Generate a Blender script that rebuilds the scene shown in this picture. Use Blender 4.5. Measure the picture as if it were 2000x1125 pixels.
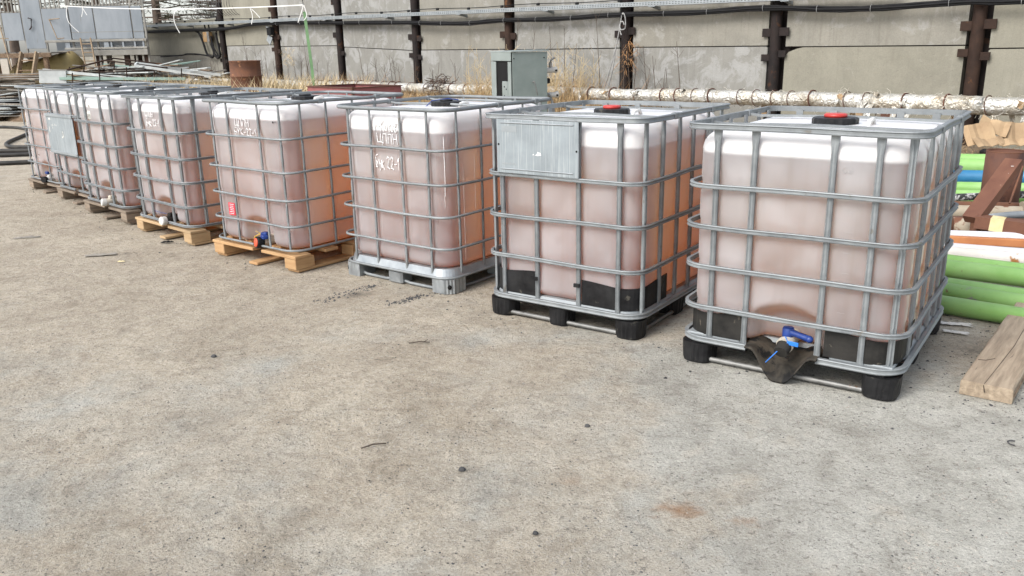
import bpy, math, random
from mathutils import Vector, Matrix, noise
R = math.radians
PI = math.pi
random.seed(7)
S = bpy.context.scene
for o in list(bpy.data.objects):
    bpy.data.objects.remove(o)
COL = S.collection

# ------------------------------------------------------------------ camera
cam_d = bpy.data.cameras.new('camera')
cam = bpy.data.objects.new('camera', cam_d)
COL.objects.link(cam)
cam_d.sensor_width = 36.0
cam_d.lens = 1627.7 / 2000 * 36
cam_d.clip_start = 0.05
cam_d.clip_end = 600
cam.matrix_world = Matrix.Translation((0, 0, 1.517)) @ Matrix.Rotation(PI / 2 - R(16.243), 4, 'X') @ Matrix.Rotation(R(-1.097), 4, 'Z')
S.camera = cam

# ------------------------------------------------------------------ sky, sun, exposure
SUN_DIR = Vector((-0.78, -0.66, 0.95)).normalized()      # towards the sun
SUN_EL = math.asin(SUN_DIR.z)
SUN_AZ = math.atan2(SUN_DIR.x, SUN_DIR.y)
W = bpy.data.worlds.new('World')
S.world = W
W.use_nodes = True
wn = W.node_tree.nodes
wl = W.node_tree.links
wn.clear()
sky = wn.new('ShaderNodeTexSky')
sky.sky_type = 'NISHITA'
sky.sun_disc = False
sky.sun_elevation = SUN_EL
sky.sun_rotation = SUN_AZ
sky.air_density = 1.0
sky.dust_density = 2.0
sky.ozone_density = 1.0
hs = wn.new('ShaderNodeHueSaturation')                    # thin even cloud: the sky colour loses most of its blue
hs.inputs['Saturation'].default_value = 0.38
hs.inputs['Value'].default_value = 1.0
bg = wn.new('ShaderNodeBackground')
bg.inputs['Strength'].default_value = 0.15
wo = wn.new('ShaderNodeOutputWorld')
wl.new(sky.outputs[0], hs.inputs['Color'])
wl.new(hs.outputs[0], bg.inputs['Color'])
wl.new(bg.outputs[0], wo.inputs['Surface'])
sun_d = bpy.data.lights.new('sun', 'SUN')
sun_d.energy = 1.5
sun_d.angle = R(30)
sun_d.color = (1.0, 0.96, 0.90)
sun = bpy.data.objects.new('sun', sun_d)
COL.objects.link(sun)
sun.rotation_euler = SUN_DIR.to_track_quat('Z', 'Y').to_euler()
sun.location = (-10, -10, 20)
S.view_settings.view_transform = 'Standard'
S.view_settings.look = 'None'
S.view_settings.gamma = 1.0
S.view_settings.exposure = 0.95
S.render.engine = 'CYCLES'
S.cycles.max_bounces = 12
S.cycles.diffuse_bounces = 5
S.cycles.glossy_bounces = 3
S.cycles.transmission_bounces = 10
S.cycles.transparent_max_bounces = 24
S.cycles.volume_bounces = 0
S.cycles.caustics_reflective = False
S.cycles.caustics_refractive = False
S.cycles.use_denoising = True
S.cycles.sample_clamp_indirect = 6.0

# ------------------------------------------------------------------ materials
MATS = {}


def new_mat(name):
    m = bpy.data.materials.new(name)
    m.use_nodes = True
    m.node_tree.nodes.clear()
    MATS[name] = m
    return m, m.node_tree.nodes, m.node_tree.links


def coords(n, l, scale=(1, 1, 1), per_object=True, kind='Object'):
    tc = n.new('ShaderNodeTexCoord')
    mp = n.new('ShaderNodeMapping')
    mp.inputs['Scale'].default_value = scale
    l.new(tc.outputs[kind], mp.inputs['Vector'])
    if per_object:
        oi = n.new('ShaderNodeObjectInfo')
        mu = n.new('ShaderNodeMath')
        mu.operation = 'MULTIPLY'
        mu.inputs[1].default_value = 37.0
        l.new(oi.outputs['Random'], mu.inputs[0])
        cb = n.new('ShaderNodeCombineXYZ')
        for i in range(3):
            l.new(mu.outputs[0], cb.inputs[i])
        l.new(cb.outputs[0], mp.inputs['Location'])
    return mp.outputs[0]


def noise_tex(n, l, vec, scale, detail=6, rough=0.6, dist=0.0):
    t = n.new('ShaderNodeTexNoise')
    t.inputs['Scale'].default_value = scale
    t.inputs['Detail'].default_value = detail
    t.inputs['Roughness'].default_value = rough
    t.inputs['Distortion'].default_value = dist
    l.new(vec, t.inputs['Vector'])
    return t.outputs[0]


def ramp(n, l, fac, stops):
    r = n.new('ShaderNodeValToRGB')
    els = r.color_ramp.elements
    els[0].position, els[0].color = stops[0][0], tuple(stops[0][1]) + (1,)
    els[1].position, els[1].color = stops[-1][0], tuple(stops[-1][1]) + (1,)
    for p, c in stops[1:-1]:
        e = els.new(p)
        e.color = tuple(c) + (1,)
    l.new(fac, r.inputs[0])
    return r.outputs[0]


def g3(v):
    return (v, v, v)


def mixc(n, l, fac, a, b, mode='MIX'):
    m = n.new('ShaderNodeMix')
    m.data_type = 'RGBA'
    m.blend_type = mode
    for sock, val in ((m.inputs[0], fac), (m.inputs[6], a), (m.inputs[7], b)):
        if hasattr(val, 'links'):
            l.new(val, sock)
        elif isinstance(val, (int, float)):
            sock.default_value = val
        else:
            sock.default_value = tuple(val) + (1,)
    return m.outputs[2]


def bump(n, l, h, strength, dist=0.01):
    b = n.new('ShaderNodeBump')
    b.inputs['Strength'].default_value = strength
    b.inputs['Distance'].default_value = dist
    l.new(h, b.inputs['Height'])
    return b.outputs[0]


def pm(name, c1, c2, scale=8, rough=0.6, metal=0.0, bs=0.25, bscale=40, stretch=(1, 1, 1), spots=None, bdist=0.004, rvar=0.15, hue=0.0, lo=0.35, hi=0.65):
    """painted / weathered surface: two colours mixed by noise, optional spots (colour, scale, threshold), bump"""
    m, n, l = new_mat(name)
    v = coords(n, l, stretch)
    f = noise_tex(n, l, v, scale, 7, 0.65, 0.3)
    col = ramp(n, l, f, [(lo, c1), (hi, c2)])
    if spots:
        for sc_, ssc, th in spots:
            f2 = noise_tex(n, l, v, ssc, 5, 0.6, 0.5)
            k = ramp(n, l, f2, [(th, g3(0)), (th + 0.05, g3(1))])
            col = mixc(n, l, k, col, sc_)
    if hue:
        oi = n.new('ShaderNodeObjectInfo')
        k = n.new('ShaderNodeMapRange')
        k.inputs[3].default_value = 1 - hue
        k.inputs[4].default_value = 1 + hue
        l.new(oi.outputs['Random'], k.inputs[0])
        h = n.new('ShaderNodeHueSaturation')
        l.new(k.outputs[0], h.inputs['Value'])
        l.new(col, h.inputs['Color'])
        col = h.outputs[0]
    p = n.new('ShaderNodeBsdfPrincipled')
    l.new(col, p.inputs['Base Color'])
    p.inputs['Metallic'].default_value = metal
    p.inputs['Specular IOR Level'].default_value = 0.5 if max(c2) > 0.1 else 0.2
    rr = ramp(n, l, f, [(0.3, g3(max(0.05, rough - rvar))), (0.7, g3(min(1, rough + rvar)))])
    l.new(rr, p.inputs['Roughness'])
    fb = noise_tex(n, l, v, bscale, 6, 0.7)
    l.new(bump(n, l, fb, bs, bdist), p.inputs['Normal'])
    o = n.new('ShaderNodeOutputMaterial')
    l.new(p.outputs[0], o.inputs['Surface'])
    return m


pm('galv', (0.19, 0.205, 0.213), (0.27, 0.288, 0.295), 12, 0.58, 0.40, 0.10, 60, spots=[((0.17, 0.16, 0.145), 9, 0.66), ((0.17, 0.095, 0.055), 14, 0.71)], hue=0.1, rvar=0.08)
pm('galv_bright', (0.25, 0.27, 0.285), (0.37, 0.395, 0.41), 9, 0.42, 0.6, 0.2, 40, hue=0.05)
pm('galv_dull', (0.24, 0.265, 0.28), (0.34, 0.365, 0.375), 5, 0.6, 0.35, 0.15, 30, spots=[((0.55, 0.57, 0.58), 25, 0.66)])
pm('steel_old', (0.15, 0.15, 0.145), (0.30, 0.30, 0.29), 14, 0.55, 0.6, 0.3, 60, spots=[((0.17, 0.085, 0.04), 11, 0.62)])
pm('black_plastic', (0.008, 0.008, 0.009), (0.022, 0.022, 0.023), 9, 0.45, 0, 0.2, 60, spots=[((0.07, 0.065, 0.055), 14, 0.62)])
pm('black_dusty', (0.010, 0.010, 0.010), (0.032, 0.030, 0.027), 7, 0.55, 0, 0.3, 50, spots=[((0.11, 0.095, 0.075), 12, 0.64)])
pm('chute_dirty', (0.018, 0.017, 0.015), (0.085, 0.072, 0.056), 9, 0.8, 0, 0.4, 50, spots=[((0.012, 0.012, 0.012), 10, 0.55)])
pm('grey_plastic', (0.42, 0.45, 0.48), (0.58, 0.60, 0.62), 8, 0.5, 0, 0.15, 40)
pm('wood_new', (0.34, 0.225, 0.115), (0.46, 0.33, 0.19), 5, 0.7, 0, 0.35, 30, (1, 1, 9), hue=0.14)
pm('wood_fresh', (0.36, 0.205, 0.09), (0.47, 0.30, 0.15), 5, 0.7, 0, 0.35, 30, (1, 1, 9), hue=0.12)
pm('wood_old', (0.13, 0.10, 0.075), (0.27, 0.215, 0.16), 5, 0.8, 0, 0.5, 30, (1, 1, 9), hue=0.2)
pm('wood_grey', (0.17, 0.15, 0.125), (0.36, 0.33, 0.29), 4, 0.85, 0, 0.5, 30, (6, 1, 6), hue=0.35)
pm('wood_brown', (0.12, 0.075, 0.045), (0.26, 0.18, 0.115), 4, 0.85, 0, 0.5, 30, (6, 1, 6), hue=0.3)
pm('plank', (0.24, 0.185, 0.13), (0.42, 0.34, 0.25), 3, 0.85, 0, 0.6, 25, (1.2, 14, 14), spots=[((0.13, 0.10, 0.075), 5, 0.66)])
pm('blue_plastic', (0.008, 0.03, 0.16), (0.015, 0.05, 0.24), 12, 0.4, 0, 0.1, 60)
pm('tag_blue', (0.02, 0.16, 0.55), (0.03, 0.2, 0.65), 12, 0.4, 0, 0.05, 60)
pm('red_plastic', (0.42, 0.03, 0.025), (0.52, 0.05, 0.04), 12, 0.4, 0, 0.1, 60)
pm('orange_plastic', (0.60, 0.07, 0.03), (0.66, 0.09, 0.04), 12, 0.4, 0, 0.1, 60)
pm('yellow_plastic', (0.55, 0.35, 0.04), (0.6, 0.4, 0.06), 12, 0.5, 0, 0.1, 60)
pm('red_label', (0.60, 0.025, 0.05), (0.68, 0.04, 0.07), 12, 0.5, 0, 0.05, 60)
pm('white_plastic', (0.62, 0.61, 0.58), (0.75, 0.74, 0.71), 9, 0.5, 0, 0.1, 50)
pm('beige_plastic', (0.45, 0.41, 0.34), (0.6, 0.56, 0.48), 12, 0.5, 0, 0.1, 50)
pm('paint_white', (0.80, 0.80, 0.80), (0.88, 0.88, 0.88), 30, 0.7, 0, 0.1, 60)
pm('sticker', (0.55, 0.55, 0.52), (0.68, 0.68, 0.64), 30, 0.6, 0, 0.1, 60, spots=[((0.35, 0.34, 0.31), 30, 0.6)])
pm('cap_scuffed', (0.48, 0.475, 0.45), (0.64, 0.635, 0.61), 20, 0.6, 0, 0.5, 30)
pm('post_dark', (0.012, 0.010, 0.010), (0.030, 0.022, 0.020), 6, 0.7, 0.1, 0.3, 40, spots=[((0.055, 0.028, 0.017), 5, 0.62)])
pm('post_rust', (0.022, 0.013, 0.010), (0.05, 0.03, 0.022), 5, 0.75, 0.1, 0.3, 40, spots=[((0.12, 0.055, 0.025), 4, 0.62)])
pm('cable', (0.007, 0.007, 0.008), (0.015, 0.015, 0.016), 8, 0.7, 0, 0.1, 60)
pm('tie_pale', (0.25, 0.25, 0.25), (0.35, 0.35, 0.34), 8, 0.5, 0, 0.1, 60)
pm('hose', (0.020, 0.020, 0.020), (0.06, 0.056, 0.05), 5, 0.55, 0, 0.2, 60)
pm('rust', (0.085, 0.036, 0.021), (0.16, 0.070, 0.038), 5, 0.85, 0, 0.5, 50, spots=[((0.055, 0.025, 0.018), 4, 0.60), ((0.28, 0.13, 0.06), 7, 0.66)])
pm('rust_dark', (0.075, 0.030, 0.018), (0.12, 0.050, 0.030), 4, 0.75, 0, 0.35, 60, spots=[((0.05, 0.022, 0.017), 3, 0.6)])
pm('beam_paint', (0.115, 0.044, 0.024), (0.165, 0.070, 0.040), 6, 0.65, 0, 0.35, 60, spots=[((0.30, 0.20, 0.13), 16, 0.70)])
pm('chip_yellow', (0.62, 0.50, 0.24), (0.72, 0.62, 0.36), 14, 0.7, 0, 0.3, 50, spots=[((0.15, 0.07, 0.04), 18, 0.62)])
pm('trough_red', (0.20, 0.065, 0.062), (0.29, 0.10, 0.095), 3, 0.7, 0, 0.25, 40, spots=[((0.16, 0.06, 0.03), 6, 0.64)])
pm('pipe_green', (0.20, 0.40, 0.105), (0.285, 0.49, 0.175), 2.5, 0.45, 0, 0.2, 60, spots=[((0.16, 0.10, 0.055), 26, 0.675), ((0.33, 0.31, 0.27), 5, 0.72)])
pm('pipe_green_worn', (0.20, 0.40, 0.105), (0.285, 0.49, 0.175), 2.5, 0.5, 0, 0.3, 60, spots=[((0.27, 0.25, 0.24), 5, 0.60), ((0.19, 0.085, 0.05), 9, 0.64)])
pm('pipe_blue', (0.015, 0.12, 0.26), (0.03, 0.19, 0.36), 3, 0.5, 0, 0.2, 60, spots=[((0.20, 0.16, 0.13), 7, 0.68)])
pm('pipe_white', (0.50, 0.51, 0.55), (0.64, 0.65, 0.68), 3, 0.5, 0, 0.2, 60, spots=[((0.28, 0.15, 0.07), 12, 0.68), ((0.08, 0.07, 0.06), 28, 0.71)])
pm('pipe_rustwhite', (0.55, 0.53, 0.50), (0.68, 0.66, 0.62), 3, 0.6, 0, 0.3, 60, spots=[((0.33, 0.15, 0.05), 8, 0.57)])
pm('pipe_pale', (0.30, 0.25, 0.18), (0.42, 0.37, 0.29), 4, 0.75, 0, 0.4, 50, spots=[((0.16, 0.065, 0.035), 7, 0.58)])
pm('bar_orange', (0.40, 0.15, 0.055), (0.50, 0.21, 0.08), 4, 0.7, 0, 0.2, 50)
pm('pole_bw', (0.03, 0.03, 0.03), (0.5, 0.5, 0.5), 16, 0.6, 0, 0.3, 50, lo=0.5, hi=0.56)
pm('cabinet', (0.175, 0.212, 0.20), (0.225, 0.262, 0.246), 3, 0.5, 0.1, 0.1, 30, spots=[((0.36, 0.39, 0.37), 20, 0.73)])
pm('cabinet_light', (0.225, 0.262, 0.25), (0.285, 0.32, 0.305), 3, 0.5, 0.1, 0.1, 30)
pm('box_orange', (0.26, 0.15, 0.06), (0.36, 0.23, 0.11), 5, 0.8, 0, 0.3, 40, spots=[((0.22, 0.20, 0.17), 6, 0.6)])
pm('dark_inside', (0.008, 0.008, 0.008), (0.015, 0.015, 0.015), 5, 0.9)
pm('porcelain', (0.40, 0.39, 0.36), (0.5, 0.49, 0.46), 8, 0.35)
pm('shed_metal', (0.19, 0.215, 0.24), (0.28, 0.305, 0.33), 1.8, 0.55, 0.15, 0.2, 20, (1, 1, 0.35), spots=[((0.17, 0.17, 0.165), 2.4, 0.66), ((0.42, 0.44, 0.455), 3.5, 0.69)], hue=0.1)
pm('shed_beam', (0.20, 0.19, 0.165), (0.31, 0.30, 0.275), 3, 0.8, 0.1, 0.3, 30, spots=[((0.13, 0.08, 0.05), 5, 0.64)], hue=0.15)
pm('rail_rust', (0.21, 0.145, 0.085), (0.33, 0.25, 0.165), 5, 0.8, 0, 0.2, 40, spots=[((0.15, 0.08, 0.045), 8, 0.6)])
pm('tank_yellow', (0.22, 0.165, 0.06), (0.31, 0.245, 0.11), 3, 0.7, 0, 0.3, 40, spots=[((0.09, 0.05, 0.025), 3, 0.58)])
pm('sheet_white', (0.36, 0.38, 0.375), (0.50, 0.52, 0.51), 4, 0.7, 0, 0.2, 30, spots=[((0.33, 0.33, 0.31), 5, 0.64)], hue=0.2)
pm('sheet_green', (0.19, 0.29, 0.25), (0.28, 0.39, 0.34), 4, 0.7, 0, 0.2, 30, hue=0.15)
pm('green_pole', (0.10, 0.20, 0.09), (0.16, 0.29, 0.135), 5, 0.7, 0, 0.2, 40, spots=[((0.13, 0.08, 0.05), 12, 0.66)])
pm('tape', (0.68, 0.68, 0.66), (0.78, 0.78, 0.76), 8, 0.6)
pm('cardboard', (0.27, 0.18, 0.10), (0.40, 0.285, 0.17), 3, 0.85, 0, 0.2, 30, spots=[((0.30, 0.21, 0.13), 4, 0.64)], hue=0.12)
pm('straw', (0.34, 0.215, 0.10), (0.54, 0.40, 0.225), 2, 0.9, 0, 0.0, 30)
pm('reed', (0.42, 0.32, 0.175), (0.62, 0.51, 0.325), 2, 0.9, 0, 0.0, 30)
pm('rusty_grass', (0.30, 0.145, 0.055), (0.45, 0.26, 0.12), 3, 0.9, 0, 0.0, 30)
pm('stalk', (0.055, 0.042, 0.034), (0.125, 0.095, 0.07), 3, 0.9, 0, 0.0, 30)
pm('root', (0.05, 0.028, 0.02), (0.11, 0.07, 0.05), 3, 0.9, 0, 0.0, 30)
pm('bark', (0.06, 0.045, 0.036), (0.15, 0.11, 0.085), 5, 0.95, 0, 0.8, 14, (1, 1, 0.25), bdist=0.02)
pm('needles', (0.035, 0.045, 0.024), (0.085, 0.085, 0.05), 1.5, 0.8, 0, 0.0, 10)
pm('wire', (0.09, 0.088, 0.085), (0.16, 0.155, 0.15), 5, 0.5, 0.5)
pm('stone', (0.19, 0.175, 0.15), (0.34, 0.315, 0.275), 1.5, 0.95, 0, 0.3, 40)
pm('stone_dark', (0.035, 0.035, 0.037), (0.10, 0.10, 0.10), 1.5, 0.95, 0, 0.3, 40)
pm('twig', (0.045, 0.035, 0.028), (0.09, 0.07, 0.055), 6, 0.9)
pm('scrap_white', (0.45, 0.44, 0.41), (0.62, 0.61, 0.58), 9, 0.7, 0, 0.3, 30)
pm('fibre', (0.52, 0.48, 0.40), (0.68, 0.65, 0.58), 5, 0.8, 0, 0.2, 40)


def mat_concrete(name, base, pale, dark, amount):
    m, n, l = new_mat(name)
    v = coords(n, l, (1, 1, 1))
    f = noise_tex(n, l, v, 1.4, 8, 0.68, 0.4)
    col = ramp(n, l, f, [(0.25, tuple(x * 0.78 for x in base)), (0.5, base), (0.75, tuple(x * 1.16 for x in base))])
    # worn pale skin in ragged patches
    f2 = noise_tex(n, l, v, 2.3, 9, 0.72, 0.8)
    k2 = ramp(n, l, f2, [(amount, g3(0)), (amount + 0.05, g3(0.55)), (amount + 0.2, g3(0.9))])
    col = mixc(n, l, k2, col, pale)
    # rain streaks
    vs_ = coords(n, l, (9, 9, 0.55))
    f3 = noise_tex(n, l, vs_, 1.6, 6, 0.65)
    k3 = ramp(n, l, f3, [(0.54, g3(0)), (0.74, g3(0.55))])
    col = mixc(n, l, k3, col, dark)
    k3b = ramp(n, l, f3, [(0.26, g3(0.35)), (0.42, g3(0))])
    col = mixc(n, l, k3b, col, pale)
    # pits and scratches
    f4 = noise_tex(n, l, v, 28, 5, 0.7)
    k4 = ramp(n, l, f4, [(0.66, g3(0)), (0.71, g3(0.7))])
    col = mixc(n, l, k4, col, tuple(x * 0.55 for x in dark))
    va = coords(n, l, (5, 5, 14))
    f5 = noise_tex(n, l, va, 2.0, 3, 0.5, 2.0)
    k5 = ramp(n, l, f5, [(0.70, g3(0)), (0.72, g3(0.6))])
    col = mixc(n, l, k5, col, tuple(x * 0.6 for x in dark))
    fine = noise_tex(n, l, v, 60, 5, 0.7)
    fm = ramp(n, l, fine, [(0.3, g3(0.88)), (0.7, g3(1.1))])
    col = mixc(n, l, 1.0, col, fm, 'MULTIPLY')
    p = n.new('ShaderNodeBsdfPrincipled')
    l.new(col, p.inputs['Base Color'])
    p.inputs['Roughness'].default_value = 0.92
    l.new(bump(n, l, f4, 0.35, 0.006), p.inputs['Normal'])
    o = n.new('ShaderNodeOutputMaterial')
    l.new(p.outputs[0], o.inputs['Surface'])


mat_concrete('concrete_olive', (0.238, 0.226, 0.182), (0.305, 0.295, 0.254), (0.18, 0.167, 0.134), 0.60)
mat_concrete('concrete_grey', (0.225, 0.22, 0.20), (0.33, 0.33, 0.32), (0.155, 0.149, 0.132), 0.50)
mat_concrete('concrete_mid', (0.23, 0.219, 0.187), (0.32, 0.314, 0.292), (0.16, 0.147, 0.119), 0.55)


def mat_plate(name, c):
    m, n, l = new_mat(name)
    v = coords(n, l, (60, 1, 1.2))
    f = noise_tex(n, l, v, 2.2, 4, 0.6)
    k = ramp(n, l, f, [(0.53, g3(0)), (0.63, g3(0.75))])
    v2 = coords(n, l, (1, 1, 1))
    f2 = noise_tex(n, l, v2, 7, 6, 0.6)
    base = ramp(n, l, f2, [(0.3, tuple(x * 0.85 for x in c)), (0.7, tuple(x * 1.12 for x in c))])
    col = mixc(n, l, k, base, (0.45, 0.48, 0.49))
    p = n.new('ShaderNodeBsdfPrincipled')
    l.new(col, p.inputs['Base Color'])
    p.inputs['Metallic'].default_value = 0.35
    p.inputs['Roughness'].default_value = 0.55
    o = n.new('ShaderNodeOutputMaterial')
    l.new(p.outputs[0], o.inputs['Surface'])


mat_plate('plate_zinc', (0.27, 0.305, 0.325))


def mat_hdpe():
    """milky plastic wall: half the light is scattered back, half goes through"""
    m, n, l = new_mat('hdpe')
    v = coords(n, l, (1, 1, 1))
    f = noise_tex(n, l, v, 4.5, 6, 0.62, 0.2)
    v2 = coords(n, l, (16, 16, 0.7))
    f2 = noise_tex(n, l, v2, 2.0, 4, 0.6)
    col = ramp(n, l, f, [(0.30, (0.85, 0.85, 0.84)), (0.62, (0.92, 0.92, 0.92))])
    k = ramp(n, l, f2, [(0.52, g3(0)), (0.78, g3(0.45))])
    col = mixc(n, l, k, col, (0.66, 0.63, 0.58))
    v3 = coords(n, l, (1, 1, 1))
    f3 = noise_tex(n, l, v3, 11, 5, 0.7)
    k3 = ramp(n, l, f3, [(0.66, g3(0)), (0.76, g3(0.45))])
    col = mixc(n, l, k3, col, (0.5, 0.47, 0.43))
    # the wall is wetted up to the liquid level: there more light passes in, above it more is scattered back
    tc = n.new('ShaderNodeTexCoord')
    sx = n.new('ShaderNodeSeparateXYZ')
    l.new(tc.outputs['Object'], sx.inputs[0])
    at = n.new('ShaderNodeAttribute')
    at.attribute_type = 'OBJECT'
    at.attribute_name = 'level'
    sb = n.new('ShaderNodeMath')
    sb.operation = 'SUBTRACT'
    l.new(sx.outputs[2], sb.inputs[0])
    l.new(at.outputs['Fac'], sb.inputs[1])
    dry = n.new('ShaderNodeMapRange')
    dry.inputs[1].default_value = -0.010
    dry.inputs[2].default_value = 0.005
    l.new(sb.outputs[0], dry.inputs[0])
    wet_col = mixc(n, l, 1.0, col, (0.925, 0.955, 1.0), 'MULTIPLY')
    col = mixc(n, l, dry.outputs[0], wet_col, mixc(n, l, 0.7, col, (0.97, 0.97, 0.97)))
    d = n.new('ShaderNodeBsdfDiffuse')
    t = n.new('ShaderNodeBsdfTranslucent')
    l.new(col, d.inputs['Color'])
    t.inputs['Color'].default_value = (0.985, 0.98, 0.97, 1)
    mx = n.new('ShaderNodeMixShader')
    fk = n.new('ShaderNodeMapRange')
    fk.inputs[3].default_value = 0.74
    fk.inputs[4].default_value = 0.38
    l.new(dry.outputs[0], fk.inputs[0])
    cl_ = n.new('ShaderNodeMapRange')
    cl_.inputs[1].default_value = 0.3
    cl_.inputs[2].default_value = 0.7
    cl_.inputs[3].default_value = -0.09
    cl_.inputs[4].default_value = 0.09
    l.new(noise_tex(n, l, v, 2.6, 5, 0.6, 0.4), cl_.inputs[0])
    ad_ = n.new('ShaderNodeMath')
    ad_.operation = 'ADD'
    l.new(fk.outputs[0], ad_.inputs[0])
    l.new(cl_.outputs[0], ad_.inputs[1])
    l.new(ad_.outputs[0], mx.inputs[0])
    l.new(d.outputs[0], mx.inputs[1])
    l.new(t.outputs[0], mx.inputs[2])
    gl = n.new('ShaderNodeBsdfGlossy')
    gl.inputs['Roughness'].default_value = 0.55
    gl.inputs['Color'].default_value = (1, 1, 1, 1)
    fr = n.new('ShaderNodeFresnel')
    fr.inputs['IOR'].default_value = 1.28
    m2 = n.new('ShaderNodeMixShader')
    l.new(fr.outputs[0], m2.inputs[0])
    l.new(mx.outputs[0], m2.inputs[1])
    l.new(gl.outputs[0], m2.inputs[2])
    fb = noise_tex(n, l, v, 9, 4, 0.6)
    nb = bump(n, l, fb, 0.25, 0.006)
    for s_ in (d, gl):
        l.new(nb, s_.inputs['Normal'])
    o = n.new('ShaderNodeOutputMaterial')
    l.new(m2.outputs[0], o.inputs['Surface'])


mat_hdpe()


def mat_liquid(name, color, dens):
    m, n, l = new_mat(name)
    t = n.new('ShaderNodeBsdfTransparent')
    va = n.new('ShaderNodeVolumeAbsorption')
    va.inputs['Color'].default_value = tuple(color) + (1,)
    va.inputs['Density'].default_value = dens
    o = n.new('ShaderNodeOutputMaterial')
    l.new(t.outputs[0], o.inputs['Surface'])
    l.new(va.outputs[0], o.inputs['Volume'])


mat_liquid('liquid_amber', (0.992, 0.64, 0.14), 4.4)
mat_liquid('liquid_pale', (0.99, 0.68, 0.24), 4.0)


def mat_foil():
    m, n, l = new_mat('foil')
    v = coords(n, l, (1, 1, 1), False)
    f = noise_tex(n, l, v, 3.5, 4, 0.6, 0.8)
    col = ramp(n, l, f, [(0.28, (0.33, 0.27, 0.19)), (0.42, (0.47, 0.44, 0.375)), (0.56, (0.54, 0.53, 0.49)), (0.70, (0.60, 0.60, 0.58))])
    f2 = noise_tex(n, l, v, 3, 6, 0.7)
    k = ramp(n, l, f2, [(0.66, g3(0)), (0.72, g3(1))])
    col = mixc(n, l, k, col, (0.17, 0.12, 0.08))
    p = n.new('ShaderNodeBsdfPrincipled')
    l.new(col, p.inputs['Base Color'])
    p.inputs['Metallic'].default_value = 0.45
    p.inputs['Roughness'].default_value = 0.38
    w1 = noise_tex(n, l, v, 8, 2, 0.5, 2.0)
    l.new(bump(n, l, w1, 1.0, 0.04), p.inputs['Normal'])
    o = n.new('ShaderNodeOutputMaterial')
    l.new(p.outputs[0], o.inputs['Surface'])


mat_foil()


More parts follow.
